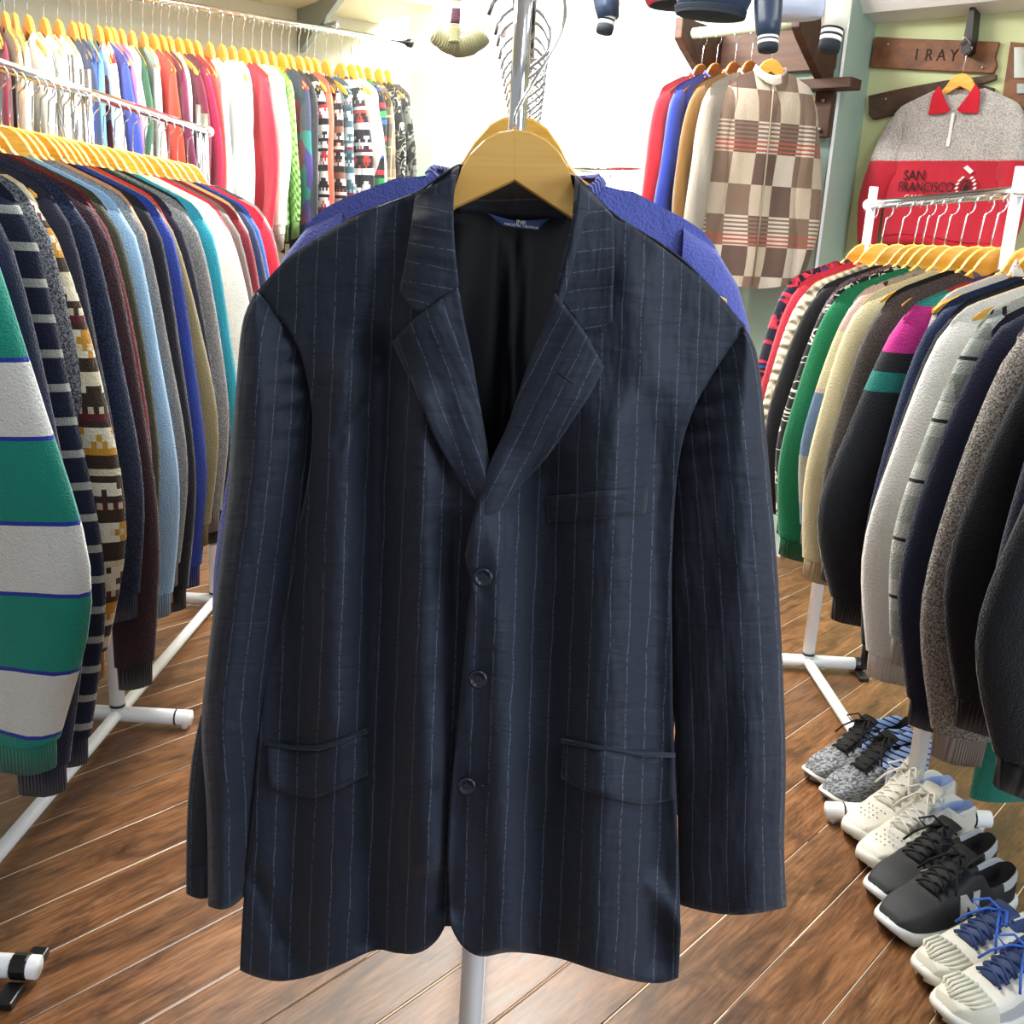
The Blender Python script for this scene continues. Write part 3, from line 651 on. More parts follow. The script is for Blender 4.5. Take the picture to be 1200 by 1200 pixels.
# collar and lapels
def cdy(x, y, u, v): return -.014 + max(0, (255-y)/60)*.03
sheet('collar', coons([(486, 232), (505, 216), (522, 204), (538, 194)], [(538, 194), (532, 225), (531, 250), (533, 290), (538, 334)], [(468, 340), (491, 368), (515, 352), (538, 334)], [(486, 232), (482, 262), (476, 300), (468, 340)], 20, 26),
      cdy, SU, hero, lambda x, y: (y-.2*x, x))
sheet('collar', coons([(674, 206), (690, 222), (705, 238), (718, 252)], [(718, 252), (720, 300), (718, 340), (718, 377)], [(649, 343), (668, 368), (686, 389), (718, 377)], [(674, 206), (672, 240), (670, 262), (660, 300), (649, 343)], 20, 26),
      cdy, SU, hero, lambda x, y: (y+.14*x, x))
def ldy(x, y, u, v): return -.012 - .006*math.sin(PI*u)
sheet('lapel', coons([(459, 401), (475, 385), (491, 369), (515, 352), (537, 335)], [(537, 335), (545, 380), (553, 417), (562, 470), (570, 517), (574, 547)], [(560, 590), (568, 570), (574, 547)], [(459, 401), (470, 425), (483, 450), (500, 490), (517, 527), (540, 566), (560, 590)], 22, 40),
      ldy, SU, hero, lambda x, y: (x-.36*y, y))
def ldy2(x, y, u, v): return -.024 - .006*math.sin(PI*u) + .010*v
sheet('lapel', coons([(650, 343), (668, 367), (686, 390), (708, 430)], [(708, 430), (695, 456), (680, 480), (640, 537), (603, 577), (575, 612), (547, 655)], [(545, 650), (546, 653), (547, 655)], [(650, 343), (636, 385), (620, 423), (595, 497), (573, 545), (556, 600), (545, 650)], 22, 46),
      ldy2, SU, hero, lambda x, y: (x+.5*y, y))
def suit_sleeve(O, I, Yc, t, kp, name='sleeve', puck=1.0, tip=True):
    n = 70; O = smooth_poly([(x, y, 0) for x, y in O], n); I = smooth_poly([(x, y, 0) for x, y in I], n); vs = []; uv = []; NF, NBk = 22, 10; rn = NF+NBk; rg = []
    for j in range(n):
        s = j/(n-1); tt = t*min(1, (.12+s*4.5)**.8) if tip else t
        for k in range(rn):
            q, fr = (k/NF, True) if k <= NF else (1-(k-NF)/NBk, False)
            x, y = lerp(O[j].x, I[j].x, q), lerp(O[j].y, I[j].y, q) + (10*math.sin(PI*q) if s > .97 else 0)
            if fr:
                f = math.sin(PI*q**kp); tent = min(q**kp, 1-q**kp)*2; dep = tt*(.55*max(f, 0)**.8+.45*tent)
                dep += .0028*math.sin(y*.03+x*.05)*math.sin(PI*q) + puck*.007*math.exp(-((s-.17)/.1)**2)*math.sin(y*.21+x*.03)*math.exp(-((q-.8)/.28)**2) - .004*math.exp(-((s-.86)/.02)**2)*math.sin(PI*q)
                Y = Yc - dep
            else: Y = Yc + tt*.6*math.sin(PI*q)
            vs.append(atY(x, y, Y)-HERO); uv.append((q*(I[j]-O[j]).length*1.1*(1 if s > .3 else 1)+3, y))
    fs = [(j*rn+k, j*rn+(k+1) % rn, (j+1)*rn+(k+1) % rn, (j+1)*rn+k) for j in range(n-1) for k in range(rn)]
    o = mesh(name, vs, fs, SU, hero, True, uv); q = o.modifiers.new('thickness', 'SOLIDIFY'); q.thickness = .002; q.offset = 0; return o
suit_sleeve([(299, 343), (285, 380), (278, 450), (270, 560), (258, 660), (246, 760), (237, 850), (243, 950), (245, 1062)], [(301, 343), (337, 385), (357, 432), (366, 492), (362, 565), (347, 650), (330, 740), (312, 850), (300, 950), (289, 1046)], .978, .036, .62)
suit_sleeve([(236, 838), (226, 890), (220, 960), (219, 1047)], [(262, 838), (264, 900), (264, 960), (262, 1038)], 1.0, .012, 1.0, 'under_sleeve', 0, False)
suit_sleeve([(872, 383), (886, 415), (894, 480), (904, 590), (912, 700), (917, 800), (920, 900), (918, 990), (921, 1063)], [(870, 384), (842, 428), (812, 482), (793, 545), (786, 640), (787, 740), (792, 850), (795, 950), (797, 1060)], .976, .038, 1.25 if False else .62)
# pockets, buttons, label
sheet('breast_pocket', coons([(640, 582), (700, 577), (760, 570)], [(760, 570), (757, 602)], [(642, 612), (700, 609), (757, 602)], [(640, 582), (642, 612)], 20, 6), lambda x, y, u, v: -.0125+.003*v, SU, hero)
sheet('pocket_flap', coons([(313, 873), (367, 879), (400, 871), (430, 859)], [(430, 859), (431, 908)], [(315, 922), (350, 933), (380, 932), (431, 908)], [(313, 873), (315, 922)], 20, 8), lambda x, y, u, v: -.004-.006*v, SU, hero)
sheet('pocket_flap', coons([(660, 871), (700, 879), (745, 886), (790, 888)], [(790, 888), (789, 937)], [(657, 912), (690, 928), (750, 942), (789, 937)], [(660, 871), (657, 912)], 24, 8), lambda x, y, u, v: -.0105-.007*v, SU, hero)
for pts, dy in (([(311, 871), (340, 876), (372, 877), (402, 868), (430, 856)], -.007), ([(659, 868), (700, 876), (745, 883), (790, 885)], -.013)):
    B().tube([atY(x, y, jacketY(x, y)+dy)-HERO for x, y in pts], .0026, 8).obj('pocket_piping', SU, hero, True)
for x, y in ((566, 676), (560, 795), (547, 920)):
    p = atY(x, y, jacketY(x, y)-.024)-HERO
    hl = atY(x+20, y+1, jacketY(x+20, y)-.0175)-HERO
    B().tube([atY(x+9, y, jacketY(x+9, y)-.0185)-HERO, hl], .0010, 6).obj('buttonhole', M['thread'], hero, True)
    b = B(); R = .0095; prof = [(0, .0035), (.3, .0035), (.55, .0035), (.68, .005), (.86, .0052), (.98, .0035), (1, .0015), (.95, -.001), (0, -.001)]
    b.rings([[(R*r_*math.cos(2*PI*k/28), -h, R*r_*math.sin(2*PI*k/28)) for k in range(28)] for r_, h in prof if r_ > 0], cap=True)
    bo_ = b.obj('button', M['button'], hero, True, loc=tuple(p)); bo_.rotation_euler = (math.radians(-8), 0, 0)
    t = B()
    for dx in (-.0017, .0017): t.tube([(dx, -.0042, -.0022), (dx, -.0046, 0), (dx, -.0042, .0022)], .0006, 6)
    t.obj('stitching', M['thread'], bo_, True)
B().tube([atY(653, 436, jacketY(653, 436)-.041)-HERO, atY(672, 449, jacketY(672, 449)-.041)-HERO], .0012, 6).obj('lapel_buttonhole', M['thread'], hero, True)
lb = sheet('neck_label', coons([(570, 249), (588, 255), (607, 259), (625, 258), (645, 256)], [(645, 256), (629, 270)], [(588, 265), (607, 268), (629, 270)], [(570, 249), (588, 265)], 12, 4), 0, M['label'], hero, yf=lambda x, y: 1.0, thick=.001)
for s, y, sz in (('JNK', 260.6, .0052), ('MADE IN TAIWAN', 265.0, .0036)):
    p = atY(611, y, .998)-HERO; text_part('label_text', s, sz, M['ink_white'], lb, p, (math.radians(90), math.radians(4), 0), .0002, 1.1)
# its hanger
hh = thing('coat_hanger', 'wide beech hanger carrying the pinstripe suit jacket', 'hanger', (XC, .985, 1.44), 0, 'hangers on the jacket rack'); HO = Vector((XC, .985, 1.44))
tp = [(340, 322), (440, 288), (500, 268), (526, 248), (532, 225), (540, 200), (552, 180), (568, 164), (585, 155), (603, 152), (622, 155), (640, 164), (654, 177), (665, 195), (672, 220), (676, 256), (700, 282), (760, 305), (850, 350)]
bp = [(340, 338), (500, 286), (531, 246), (603, 213), (673, 259), (700, 292), (760, 322), (850, 366)]
for nm, xs in (('arm', [340, 400, 450, 490, 510, 522, 527, 530, 534, 537, 541, 546, 552, 560, 568, 576, 585, 594, 602.95]), ('arm', [603.05, 612, 622, 631, 640, 647, 654, 660, 665, 669, 672, 674, 676, 682, 700, 730, 760, 800, 850])):
    rg = []
    for x in xs:
        zt, zb = interp(tp, x), interp(bp, x); c = min(2.5, (zb-zt)*.25); Yc = .985+.00022*abs(x-603)*0; th = .009
        rg.append([atY(x, yy, 1)*0+atY(x, yy, Yc)+Vector((0, dy, 0))-HO for yy, dy in ((zt+c, -th), (zt, -th+.0025), (zt, th-.0025), (zt+c, th), (zb-c, th), (zb, th-.0025), (zb, -th+.0025), (zb-c, -th))])
    B().rings(rg).obj(nm, M['hero_hanger'], hh)
top = atY(603, 155, .985)-HO; zr = 1.585-1.44
pts = smooth_poly([top, top+Vector((0, 0, .012)), top+Vector((.006, .02, .03)), Vector((.034, .10, zr-.055)), Vector((.042, .14, zr-.02)), Vector((.034, .16, zr+.006)), Vector((.0, .165, zr+.0155)), Vector((-.028, .165, zr-.002)), Vector((-.036, .165, zr-.02))], 26)
B().tube(pts, .0021, 8).obj('hook', M['chrome'], hh, True)
# ------------------------------------------------------------------ wooden wall bracket with jackets
cR = 3.87
rp = lambda px: onp(px, lerp(38, 29, (px-812)/123), NB, cR)
r0_, r1_ = rp(813), rp(938); zrod = (r0_.z+r1_.z)/2; r0_.z = r1_.z = zrod; yawW = math.radians(49.5)
wbk = thing('wall_bracket', 'dark stained wooden wall bracket with a pale hanging rod, below the varsity jackets', 'wall bracket', tuple(r0_), yawW - PI/2 - 0)
# local x runs along the rod (far to near), local y into the wall
wbk.rotation_euler = (0, 0, math.atan2(DB.y, DB.x)); Lr = (r1_-r0_).length
B().tube([(0, 0, 0), (Lr, 0, 0)], .021, 16).obj('rod', M['rod'], wbk, True)
prof = [(-.04, .06), (.3, .06), (.3, -.2), (.24, -.19), (.1, -.11), (.0, -.05), (-.04, -.02)]
for x in (-.05, Lr+.0): B().prism(prof, x-.018, x+.018, 'x').obj('side_board', M['brown_wood'], wbk, False, .004)
B().box((-.05, .285, -.12), (Lr+.02, .305, .05)).obj('back_board', M['brown_wood'], wbk, False, .003)
B().box((-.02, -.0, -.215), (Lr+.2, .3, -.165)).obj('cross_board', M['brown_wood'], wbk, False, .004) if False else B().box((Lr-.10, .2, -.205), (Lr+.14, .3, -.165)).obj('cross_board', M['brown_wood'], wbk, False, .004)
B().box((Lr-.04, .275, -.38), (Lr+.035, .305, -.205)).obj('mounting_board', M['brown_wood'], wbk, False, .004)
for q in (-.24, -.35): B().tube([(Lr, .265, q), (Lr, .276, q)], .007, 8).obj('screw_head', M['steel'], wbk, True)
def pj(px):
    p = rp(px); return (p.x, p.y, zrod-.021-.097), yawW
ZIP = []
def wj(px, desc, fa, yaw=0, dark=True, **k):
    (loc, y) = pj(px); cat = k.pop('cat', 'jacket'); kk = dict(W=.245, L=.84, SL=.74, T=.03, out=.045, open_neck=.07, hem=False, collar='band'); kk.update(k)
    loc = (loc[0], loc[1], loc[2])
    g = garment(cat, desc + ' on the wooden wall bracket', cat, loc, y+yaw, fabric(*fa) if isinstance(fa, tuple) else fabric(fa), seed=int(px), group='jackets on the wooden wall bracket', **kk)
    put_hanger('hanger inside the ' + desc, loc, y+yaw, 'hangers on the wooden wall bracket', dark, .095); return g
wj(826, 'red jacket with a black shoulder tab', 'b01a26', -.1, L=.84)
wj(843, 'cobalt blue jacket with a grey stripe', '22348a', -.1, L=.84)
wj(865, 'tan brown canvas jacket', '6e4f22', -.1)
wj(884, 'stone white canvas jacket', 'a8a294', -.12, L=.86)
wj(909, 'cream and brown blanket-check zip jacket', ('cdbfa8', 'blocks', 'dcd3c2', '86705f', '6a544a', 'b0604e'), -.62, dark=False, L=.86, SL=.80, W=.195, T=.045, collar='fold', out=.06, slw=1.25)

bj = [o for o in bpy.data.objects if 'blanket-check' in o.get('label', '') and o['category'] == 'jacket'][0]
B().tube([(.0, -.054, -.86), (.0, -.056, -.6), (.0, -.055, -.35), (.0, -.045, -.13), (.0, -.038, -.10)], .004, 6).obj('zip', plain('bronze_zip', '9a8f7c', .4, .6), bj, True)
# ------------------------------------------------------------------ sweatshirt on the back wall
pS = onp(1128, 86, NB, cA-.075)
gs = garment('sweatshirt', 'grey and red half-zip sweatshirt with printed lettering, hanging on the pale green wall', 'sweatshirt', tuple(pS), -AZ,
    _f('c0283a', 'yoke', ('b7b2ac', .672)), fabric('c61f33'), W=.25, L=.68, SL=.62, T=.03, seed=77, open_neck=.07, collar=None, hem=True, out=.07)
RED = fabric('cf1e33'); b = B()
for s in (-1, 1):
    b.prism([(s*.068, -.045), (s*.092, -.075), (s*.097, -.155), (s*.03, -.150), (s*.012, -.138), (s*.045, -.09)], -.040, -.030)
b.obj('collar', RED, gs, False, .004)
B().box((-.06, .02, -.11), (.06, .028, -.05)).obj('inner_collar', RED, gs)
B().box((-.006, -.036, -.26), (.006, -.030, -.15)).obj('zip', plain('zip_white', 'e9e7e2', .4), gs)
B().box((-.007, -.041, -.275), (.007, -.036, -.245)).obj('zip_pull', plain('zip_pull', 'f4f3f0', .4), gs, False, .002)
fy = -.0385
text_part('lettering', 'SAN', .055, M['ink_black'], gs, (-.115, fy, -.385), (math.radians(90), 0, 0), .0008, .85)
text_part('lettering', 'FRANCISCO', .055, M['ink_black'], gs, (-.062, fy, -.43), (math.radians(90), 0, 0), .0008, .75)
text_part('lettering', 'CALIFORNIA', .026, M['ink_white'], gs, (-.055, fy, -.47), (math.radians(90), 0, 0), .0008, 1.2)
cr = B(); cd = B()
for s in (-1, 1):
    for i in range(7):
        a = math.radians(-60+20*i); cx, cz = .095+s*.035*math.cos(a), -.43+.045*math.sin(a)
        cr.prism([(cx-.008, cz-.004), (cx, cz-.006), (cx+.008, cz+.003), (cx, cz+.005)], fy-.001, fy+.003)
cr.prism([(.075, -.355), (.088, -.345), (.115, -.366), (.104, -.378)], fy-.001, fy+.003)
cr.obj('crest_laurel', M['ink_white'], gs)
for k in range(20):
    a, a2 = 2*PI*k/20, 2*PI*(k+1)/20
    cd.add([(.095+.02*math.cos(a), fy, -.43+.032*math.sin(a)), (.095+.02*math.cos(a2), fy, -.43+.032*math.sin(a2)), (.095+.015*math.cos(a2), fy, -.43+.026*math.sin(a2)), (.095+.015*math.cos(a), fy, -.43+.026*math.sin(a))], [(0, 1, 2, 3)])
cd.prism([(.085, -.425), (.1, -.41), (.104, -.44), (.09, -.448)], fy-.001, fy+.002); cd.obj('crest_oval', M['ink_black'], gs)
put_hanger('orange-toned hanger inside the grey and red sweatshirt', tuple(pS), -AZ, 'hanger on the back wall')
hk = thing('wall_hook', 'black hook strap holding the grey and red sweatshirt on the wall', 'hook', (pS.x, pS.y, pS.z+.1), -AZ)
B().prism([(-.004, .2), (.006, .2), (.018, .03), (.02, -.02), (0, -.035), (-.018, -.02), (-.014, .03)], -.012, .06).obj('strap', M['black_plastic'], hk)
B().tube([(-.02, -.02, .0), (0, -.03, .028), (.02, -.02, .0)], .003, 6).obj('hook_wire', M['chrome'], hk, True)

# ------------------------------------------------------------------ boards, air conditioner on the pale green wall
def wallpoly(poly, c, th):
    return [onp(x, y, NB, c) for x, y in poly], th
def board(name, label, poly, cat, th=.022, txt=None, mat=None):
    c = cA-.0005; P = [onp(x, y, NB, c) for x, y in poly]; o = sum(P, Vector())/len(P); n = len(P)
    g = thing(name, label, cat, tuple(o)); v = [p-o for p in P] + [p-o-NB*th for p in P]
    B().add(v, [tuple(range(n)), tuple(range(2*n-1, n-1, -1))]+[(i, i+n, (i+1) % n+n, (i+1) % n) for i in range(n)]).obj('plank', mat or wood(name+'_stain', '5a3823', '8a5836', .6, .3), g, False, .003)
    return g, o
g, o = board('wall_plank', 'straight brown wooden plank with burnt letters above the sweatshirt', [(1028, 44), (1060, 46), (1173, 50), (1168, 68), (1170, 78), (1166, 87), (1021, 80)], 'wooden sign')
for i, chx in enumerate('IRAY'):
    p = onp(1074+i*14.5, 64.5+i*.3, NB, cA-.024)-o; text_part('burnt_letter', chx, .062, M['burnt'], g, p, (math.radians(90), math.radians(2), -AZ), .001, .9)
for x, y in ((1041, 52), (1151, 79)): B().tube([onp(x, y, NB, cA-.03)-o, onp(x, y, NB, cA-.02)-o], .005, 8).obj('nail_head', M['chrome'], g, True)
g, o = board('wall_plank', 'tilted rough dark plank partly hidden behind the sweatshirt', [(1020, 113), (1060, 104), (1110, 95), (1169, 88), (1169, 94), (1150, 100), (1167, 104), (1165, 112), (1100, 122), (1060, 133), (1025, 141), (1020, 136)], 'wooden sign', mat=wood('weathered', '33221a', '5e4532', .7, .3))
B().tube([onp(1038, 116, NB, cA-.03)-o, onp(1038, 116, NB, cA-.02)-o], .005, 8).obj('nail_head', M['chrome'], g, True)
g, o = board('sign_board', 'brown wooden board carrying a metal tag at the picture edge', [(1186, 50), (1230, 54), (1222, 140), (1175, 124), (1180, 90)], 'wooden sign')
def wq(x0, y0, x1, y1, c, th, nm, mt, gg, oo):
    P = [onp(x, y, NB, c)-oo for x, y in ((x0, y0), (x1, y0), (x1, y1), (x0, y1))]; v = P+[p-NB*th for p in P]
    return B().add(v, [(0,1,2,3),(7,6,5,4),(0,4,5,1),(1,5,6,2),(2,6,7,3),(3,7,4,0)]).obj(nm, mt, gg, False, .002)
wq(1188, 55, 1215, 92, cA-.024, .004, 'metal_tag', M['chrome'], g, o); wq(1192, 98, 1215, 110, cA-.024, .006, 'grey_plate', M['steel'], g, o)
# air conditioner
A0, A1 = onp(1004, 8, NB, cA), onp(1330, -8, NB, cA)
ac = thing('air_conditioner', 'white wall-mounted air conditioner above the wooden planks', 'air conditioner', (A0.x, A0.y, A0.z), math.atan2(DB.y, DB.x)); La = .95
b = B(); pf = [(0, .27), (-.17, .27), (-.2, .2), (-.205, .08), (-.185, .0), (-.13, -.055), (0, -.075)]
rg = []
for x, s in ((0, .86), (.012, .95), (.03, 1), (La-.03, 1), (La-.012, .95), (La, .86)): rg.append([(x, y*s, lerp(.1, z, s)) for y, z in pf])
b.rings(rg).obj('casing', M['ac'], ac, False, .006)
B().add([(.06, -.19, .0), (La-.06, -.19, .0), (La-.06, -.135, -.052), (.06, -.135, -.052), (.06, -.196, -.002), (La-.06, -.196, -.002), (La-.06, -.14, -.060), (.06, -.14, -.060)], [(0,1,2,3),(7,6,5,4),(0,4,5,1),(1,5,6,2),(2,6,7,3),(3,7,4,0)]).obj('louvre', M['ac'], ac, False, .002)
B().box((.05, -.2075, .075), (La-.05, -.203, .079)).obj('panel_gap', M['ac_dark'], ac)

# ------------------------------------------------------------------ varsity jackets hung high
def px3(x, y, D): return CO + ray(x, y)*D/FPX
def limb(px_pts, D, mat, name, parent, org, flat=.8):
    pts = [px3(x, y, D)-org for x, y, w in px_pts]; r = [w*D/FPX for x, y, w in px_pts]
    P = smooth_poly(pts, 14); n = len(px_pts)
    R = [interp([(i/(n-1), r[i]) for i in range(n)], j/13) * (1+.05*math.sin(j*2.3)) for j in range(14)]
    return B().tube(P, R, 18, True, flat).obj(name, mat, parent, True)
LEA = plain('navy_leather', '2a3a52', .35); CUFW = plain('rib_white', 'f2f2f0', .8); CUFB = plain('rib_black', '1d2630', .85)
def vcuff(x0, y0, x1, y1, w, D, parent, org):
    """striped cuff as alternating rings"""
    seq = [(0, .16, CUFB), (.16, .32, CUFW), (.32, .42, CUFB), (.42, .6, CUFW), (.6, 1, CUFB)]
    a, b_ = px3(x0, y0, D)-org, px3(x1, y1, D)-org; cf = None
    for i, (s0, s1, mt) in enumerate(seq):
        o = B().tube([a.lerp(b_, s0), a.lerp(b_, (s0+s1)/2), a.lerp(b_, s1)], [w*D/FPX*(1-.04*s0), w*D/FPX*1.01*(1-.04*s0), w*D/FPX*(1-.08*s1)], 18, True, .7).obj('cuff' if i == 0 else 'cuff_band', mt, parent if i == 0 else cf, True)
        if i == 0: cf = o
def vjacket(label, D, torso, tmat, hem, sleeves):
    org = px3(torso[0][0], torso[0][1], D); g = thing('varsity_jacket', label, 'jacket', tuple(org), 0, 'varsity jackets hung high')
    if torso: limb(torso, D, tmat, 'torso', g, org, .35)
    if hem: limb(hem, D, CUFB, 'hem_band', g, org, .35)
    for pts, mt, cf in sleeves:
        limb(pts, D, mt, 'sleeve', g, org); vcuff(*cf, D, g, org)
    return g
NAVW = fabric('24344e'); REDW = fabric('c8202e')
vjacket('red varsity jacket with dark leather sleeves hanging at the top edge', 3.3, [(800, -190, 55), (802, -90, 62), (804, -20, 58), (806, 2, 50)], REDW, [(806, -2, 50), (806, 7, 46)],
    [([(715, -160, 26), (708, -80, 26), (709, -20, 22), (712, 14, 18), (713, 22, 13)], LEA, (712, 16, 708, 39, 10.5))])
vjacket('navy satin varsity jacket with a striped cuff hanging before the rod', 3.0, [(852, -190, 60), (848, -90, 60), (838, -20, 50), (833, 12, 42)], NAVW, [(833, 10, 42), (832, 20, 40)],
    [([(912, -170, 26), (905, -80, 25), (901, -20, 22), (900, 30, 18), (900, 43, 14)], LEA, (900, 40, 900, 60, 12.5))])
vjacket('pale blue satin jacket with white sleeves and black cuffs', 3.3, [(925, -190, 60), (925, -90, 60), (925, -20, 46), (925, 20, 42)], plain('pale_satin', 'c9d6ee', .3), None,
    [([(992, -170, 26), (986, -80, 25), (982, -20, 22), (979, 24, 19), (977, 34, 15)], plain('white_leather', 'f1f1e6', .4), (976, 32, 971, 60, 13))])
# knit with olive hem hanging at the top edge near the rack post
KD = 3.0; org = px3(538, -60, KD); kn = thing('cardigan', 'cream cardigan with olive hem and patterned placket hanging at the top edge', 'cardigan', tuple(org))
limb([(540, -160, 36), (540, -60, 38), (540, 10, 36), (540, 46, 26)], KD, fabric('f4f1e8'), 'torso', kn, org, .4)
limb([(510, 40, 10), (524, 50, 11), (541, 55, 12), (556, 50, 11), (568, 41, 10)], KD-.1, fabric('8c8a64', 'rib'), 'hem_band', kn, org, .8)
limb([(535, -60, 5), (535, 0, 5), (533, 30, 5.5)], KD-.14, fabric('e6dfc8', 'bands', ('4a2836', 0, .35), ('8c7a50', .5, .7)), 'placket', kn, org, .5)
limb([(533, 32, 6), (532, 50, 6.5)], KD-.145, fabric('8c8a64'), 'placket_end', kn, org, .5)
bg = thing('shirt', 'dusty pink shirt tail hanging behind the rack post at the top', 'shirt', tuple(px3(592, -40, 3.2)))
limb([(592, -120, 18), (592, -40, 18), (592, 10, 14), (589, 44, 3)], 3.2, fabric('cdb9ae'), 'torso', bg, px3(592, -40, 3.2), .3)
# small wall rail low on the far wall, with one dark jacket
pa, pb = px3(668, 197, 4.6), px3(760, 198, 4.6); fr = thing('wall_rail', 'thin chrome rail on the bright far wall between the jackets', 'clothes rail', tuple((pa+pb)/2)); oo = (pa+pb)/2
B().tube([pa-oo, pb-oo], .009, 8).obj('rail', M['chrome'], fr, True)
for q in (pa, pb): B().tube([q-oo, q-oo+Vector((.25, .4, 0))], .007, 8).obj('support_arm', M['steel'], fr, True)
q = px3(733, 198, 4.6); garment('jacket', 'dark jacket low on the thin far rail', 'jacket', (q.x, q.y, q.z-.11), math.radians(20), fabric('22261f'), seed=9, W=.2, hem=False, collar='fold')
put_hanger('pale wooden hanger on the thin far rail', (q.x, q.y, q.z-.11), math.radians(20), 'hanger on the far rail')

# ------------------------------------------------------------------ shoes
def shoe_mats():
    return dict(sole_w=plain('sole_white', 'cfccc1', .5), sole_g=plain('sole_grey', 'c9cac6', .5), black=plain('black_mesh', '121317', .7), grey=plain('grey_suede', '9ea1a2', .8), white=plain('white_leather_shoe', 'd0ccbf', .5),
        lining_b=plain('shoe_lining_dark', '0b0c10', .9), lining_blue=plain('shoe_lining_blue', '8fa3cc', .8), lace_b=plain('black_lace', '0e0e10', .8), lace_w=plain('white_lace', 'e9e4d6', .8), lace_n=plain('navy_lace', '2a3d6c', .7), lace_blue=plain('bright_blue_lace', '3466c8', .6),
        shell=plain('rubber_shell', 'c6c2b0', .55), logo=plain('logo_grey', 'a3a09c', .6), navy=plain('navy_trim', '263a66', .6), red=plain('red_trim', 'c22a34', .6), tag=plain('paper_tag', 'dfe1e2', .7))
SM = shoe_mats()
def knitm(a, b, nm):
    m = N(nm, .8, 0, .3); o = m.obj(); f = m.noise(m.mapp(o, (90, 160, 420)), 1, 3); m.col(m.ramp(f, [(.42, a), (.58, b)])); m.bump(f, .001); return m.m
def stripem(a, b, nm):
    m = N(nm, .7, 0, .3); o = m.obj(); X, Y, Z = m.sep(o)[:3]; f = m.math('FRACT', m.math('MULTIPLY', m.math('ADD', Z, m.math('MULTIPLY', X, .45)), 75.0)); m.col(m.ramp(f, [(0, a), (.3, b)], True)); return m.m
SM['knit'] = knitm('4a4c50', '8d9094', 'grey_knit'); SM['knit_blue'] = stripem('1b2440', '9db2dc', 'blue_striped_knit')
def shoe(label, kind, toe, yaw, group, mirror=1, sc=1.0):
    """toe at the origin, heel towards +x"""
    hi = {'knit': .135, 'white': .125, 'black': .09, 'shell': .085}[kind]; Ln = .285
    g = thing('sneaker', label, 'shoe', (toe.x, toe.y, 0), yaw, group); g.scale = (sc, sc, sc)
    sh = {'knit': .020, 'white': .034, 'black': .026, 'shell': .028}[kind]
    wid = [((x_/20)**1.6*.25, max(.003, .049*math.sqrt(max(0, 1-(1-(x_/20)**1.6)**2)))) for x_ in range(21)] + [(.32, .050), (.5, .042), (.7, .036), (.88, .036), (.96, .028), (1, .012)]
    toph = {'knit': [(0, .020), (.02, .032), (.05, .041), (.15, .052), (.3, .064), (.42, .088), (.55, .12), (.62, .13), (.8, .118), (.95, .125), (1, .12)],
            'white': [(0, .034), (.02, .045), (.05, .052), (.15, .060), (.28, .066), (.42, .088), (.52, .115), (.6, .125), (.75, .092), (.92, .098), (1, .085)],
            'black': [(0, .024), (.02, .036), (.05, .044), (.15, .056), (.28, .066), (.42, .086), (.55, .108), (.62, .102), (.72, .062), (.86, .068), (.96, .082), (1, .075)],
            'shell': [(0, .028), (.02, .042), (.05, .050), (.15, .056), (.26, .058), (.4, .074), (.52, .092), (.6, .088), (.72, .064), (.88, .068), (1, .066)]}[kind]
    opn = .56
    # sole
    def outline(k, grow): return [(lerp(0, 1, s)*Ln, interp(wid, s)+grow) for s in k]
    ss = [0, .002, .006, .012, .02, .03, .045, .06, .08, .1, .16, .24, .34, .45, .56, .68, .8, .9, .96, .99, 1]
    def loop(gr, z0, tc):
        up = [(s*Ln + (-gr if s < .05 else (gr if s > .95 else 0)), interp(wid, s)+gr, z0 + tc*max(0, .1-s)*.22) for s in ss]
        return up + [(x, -y, z) for x, y, z in up[::-1]]
    B().rings([loop(-.001, .0, 1), loop(.003, .004, 1), loop(.004, sh*.6, .6), loop(.003, sh, .4), loop(-.004, sh+.001, .4)]).obj('sole', SM['sole_g' if kind == 'black' else 'sole_w'], g, True)
    # upper with opening
    NS, NT = 54, 15
    def pt(s, t, sd):
        w = interp(wid, s)*(1.0); h = max(interp(toph, s), sh*.9+.004)*(1 if s > .06 else .72+.28*math.sqrt(max(0, 1-(1-s/.06)**2))); o = max(0, min(1, (s-opn)/.05)) * max(0, min(1, (.985-s)/.03))
        collar = .55 if kind in ('knit',) else .62
        if t <= .62:
            a = t/.62; wall_w = lerp(w, w*lerp(.62, collar, .5 if o > 0 else 0)+.004, a**2.2 if o > 0 else a**2.0); x, z = wall_w, lerp(sh*.6, h*(.93 if o < .5 else 1), 1-(1-a)**1.35)
        else:
            a = (t-.62)/.38; cw = w*lerp(.62, collar, .5 if o > 0 else 0)+.004; closed = (cw*(1-a), h*(.93+.07*math.sin(a*PI/2)))
            opened = (cw*(1-a)*(.86 if a > 0 else 1), h - (h-sh-.012)*min(1, a*3.2)**.7 if a > 0 else h)
            x, z = lerp(closed[0], opened[0], o), lerp(closed[1], opened[1], o)
        return (s*Ln + (.010*(z/ .1) if s > .9 else 0)*0, sd*x, z)
    vs = []; fs = []; mi = []; cols = 2*NT-1
    for i in range(NS):
        s = .002+.994*(i/(NS-1))**1.6
        row = [pt(s, t/(NT-1), 1) for t in range(NT)] + [pt(s, t/(NT-1), -1) for t in range(NT-2, -1, -1)]; vs += row
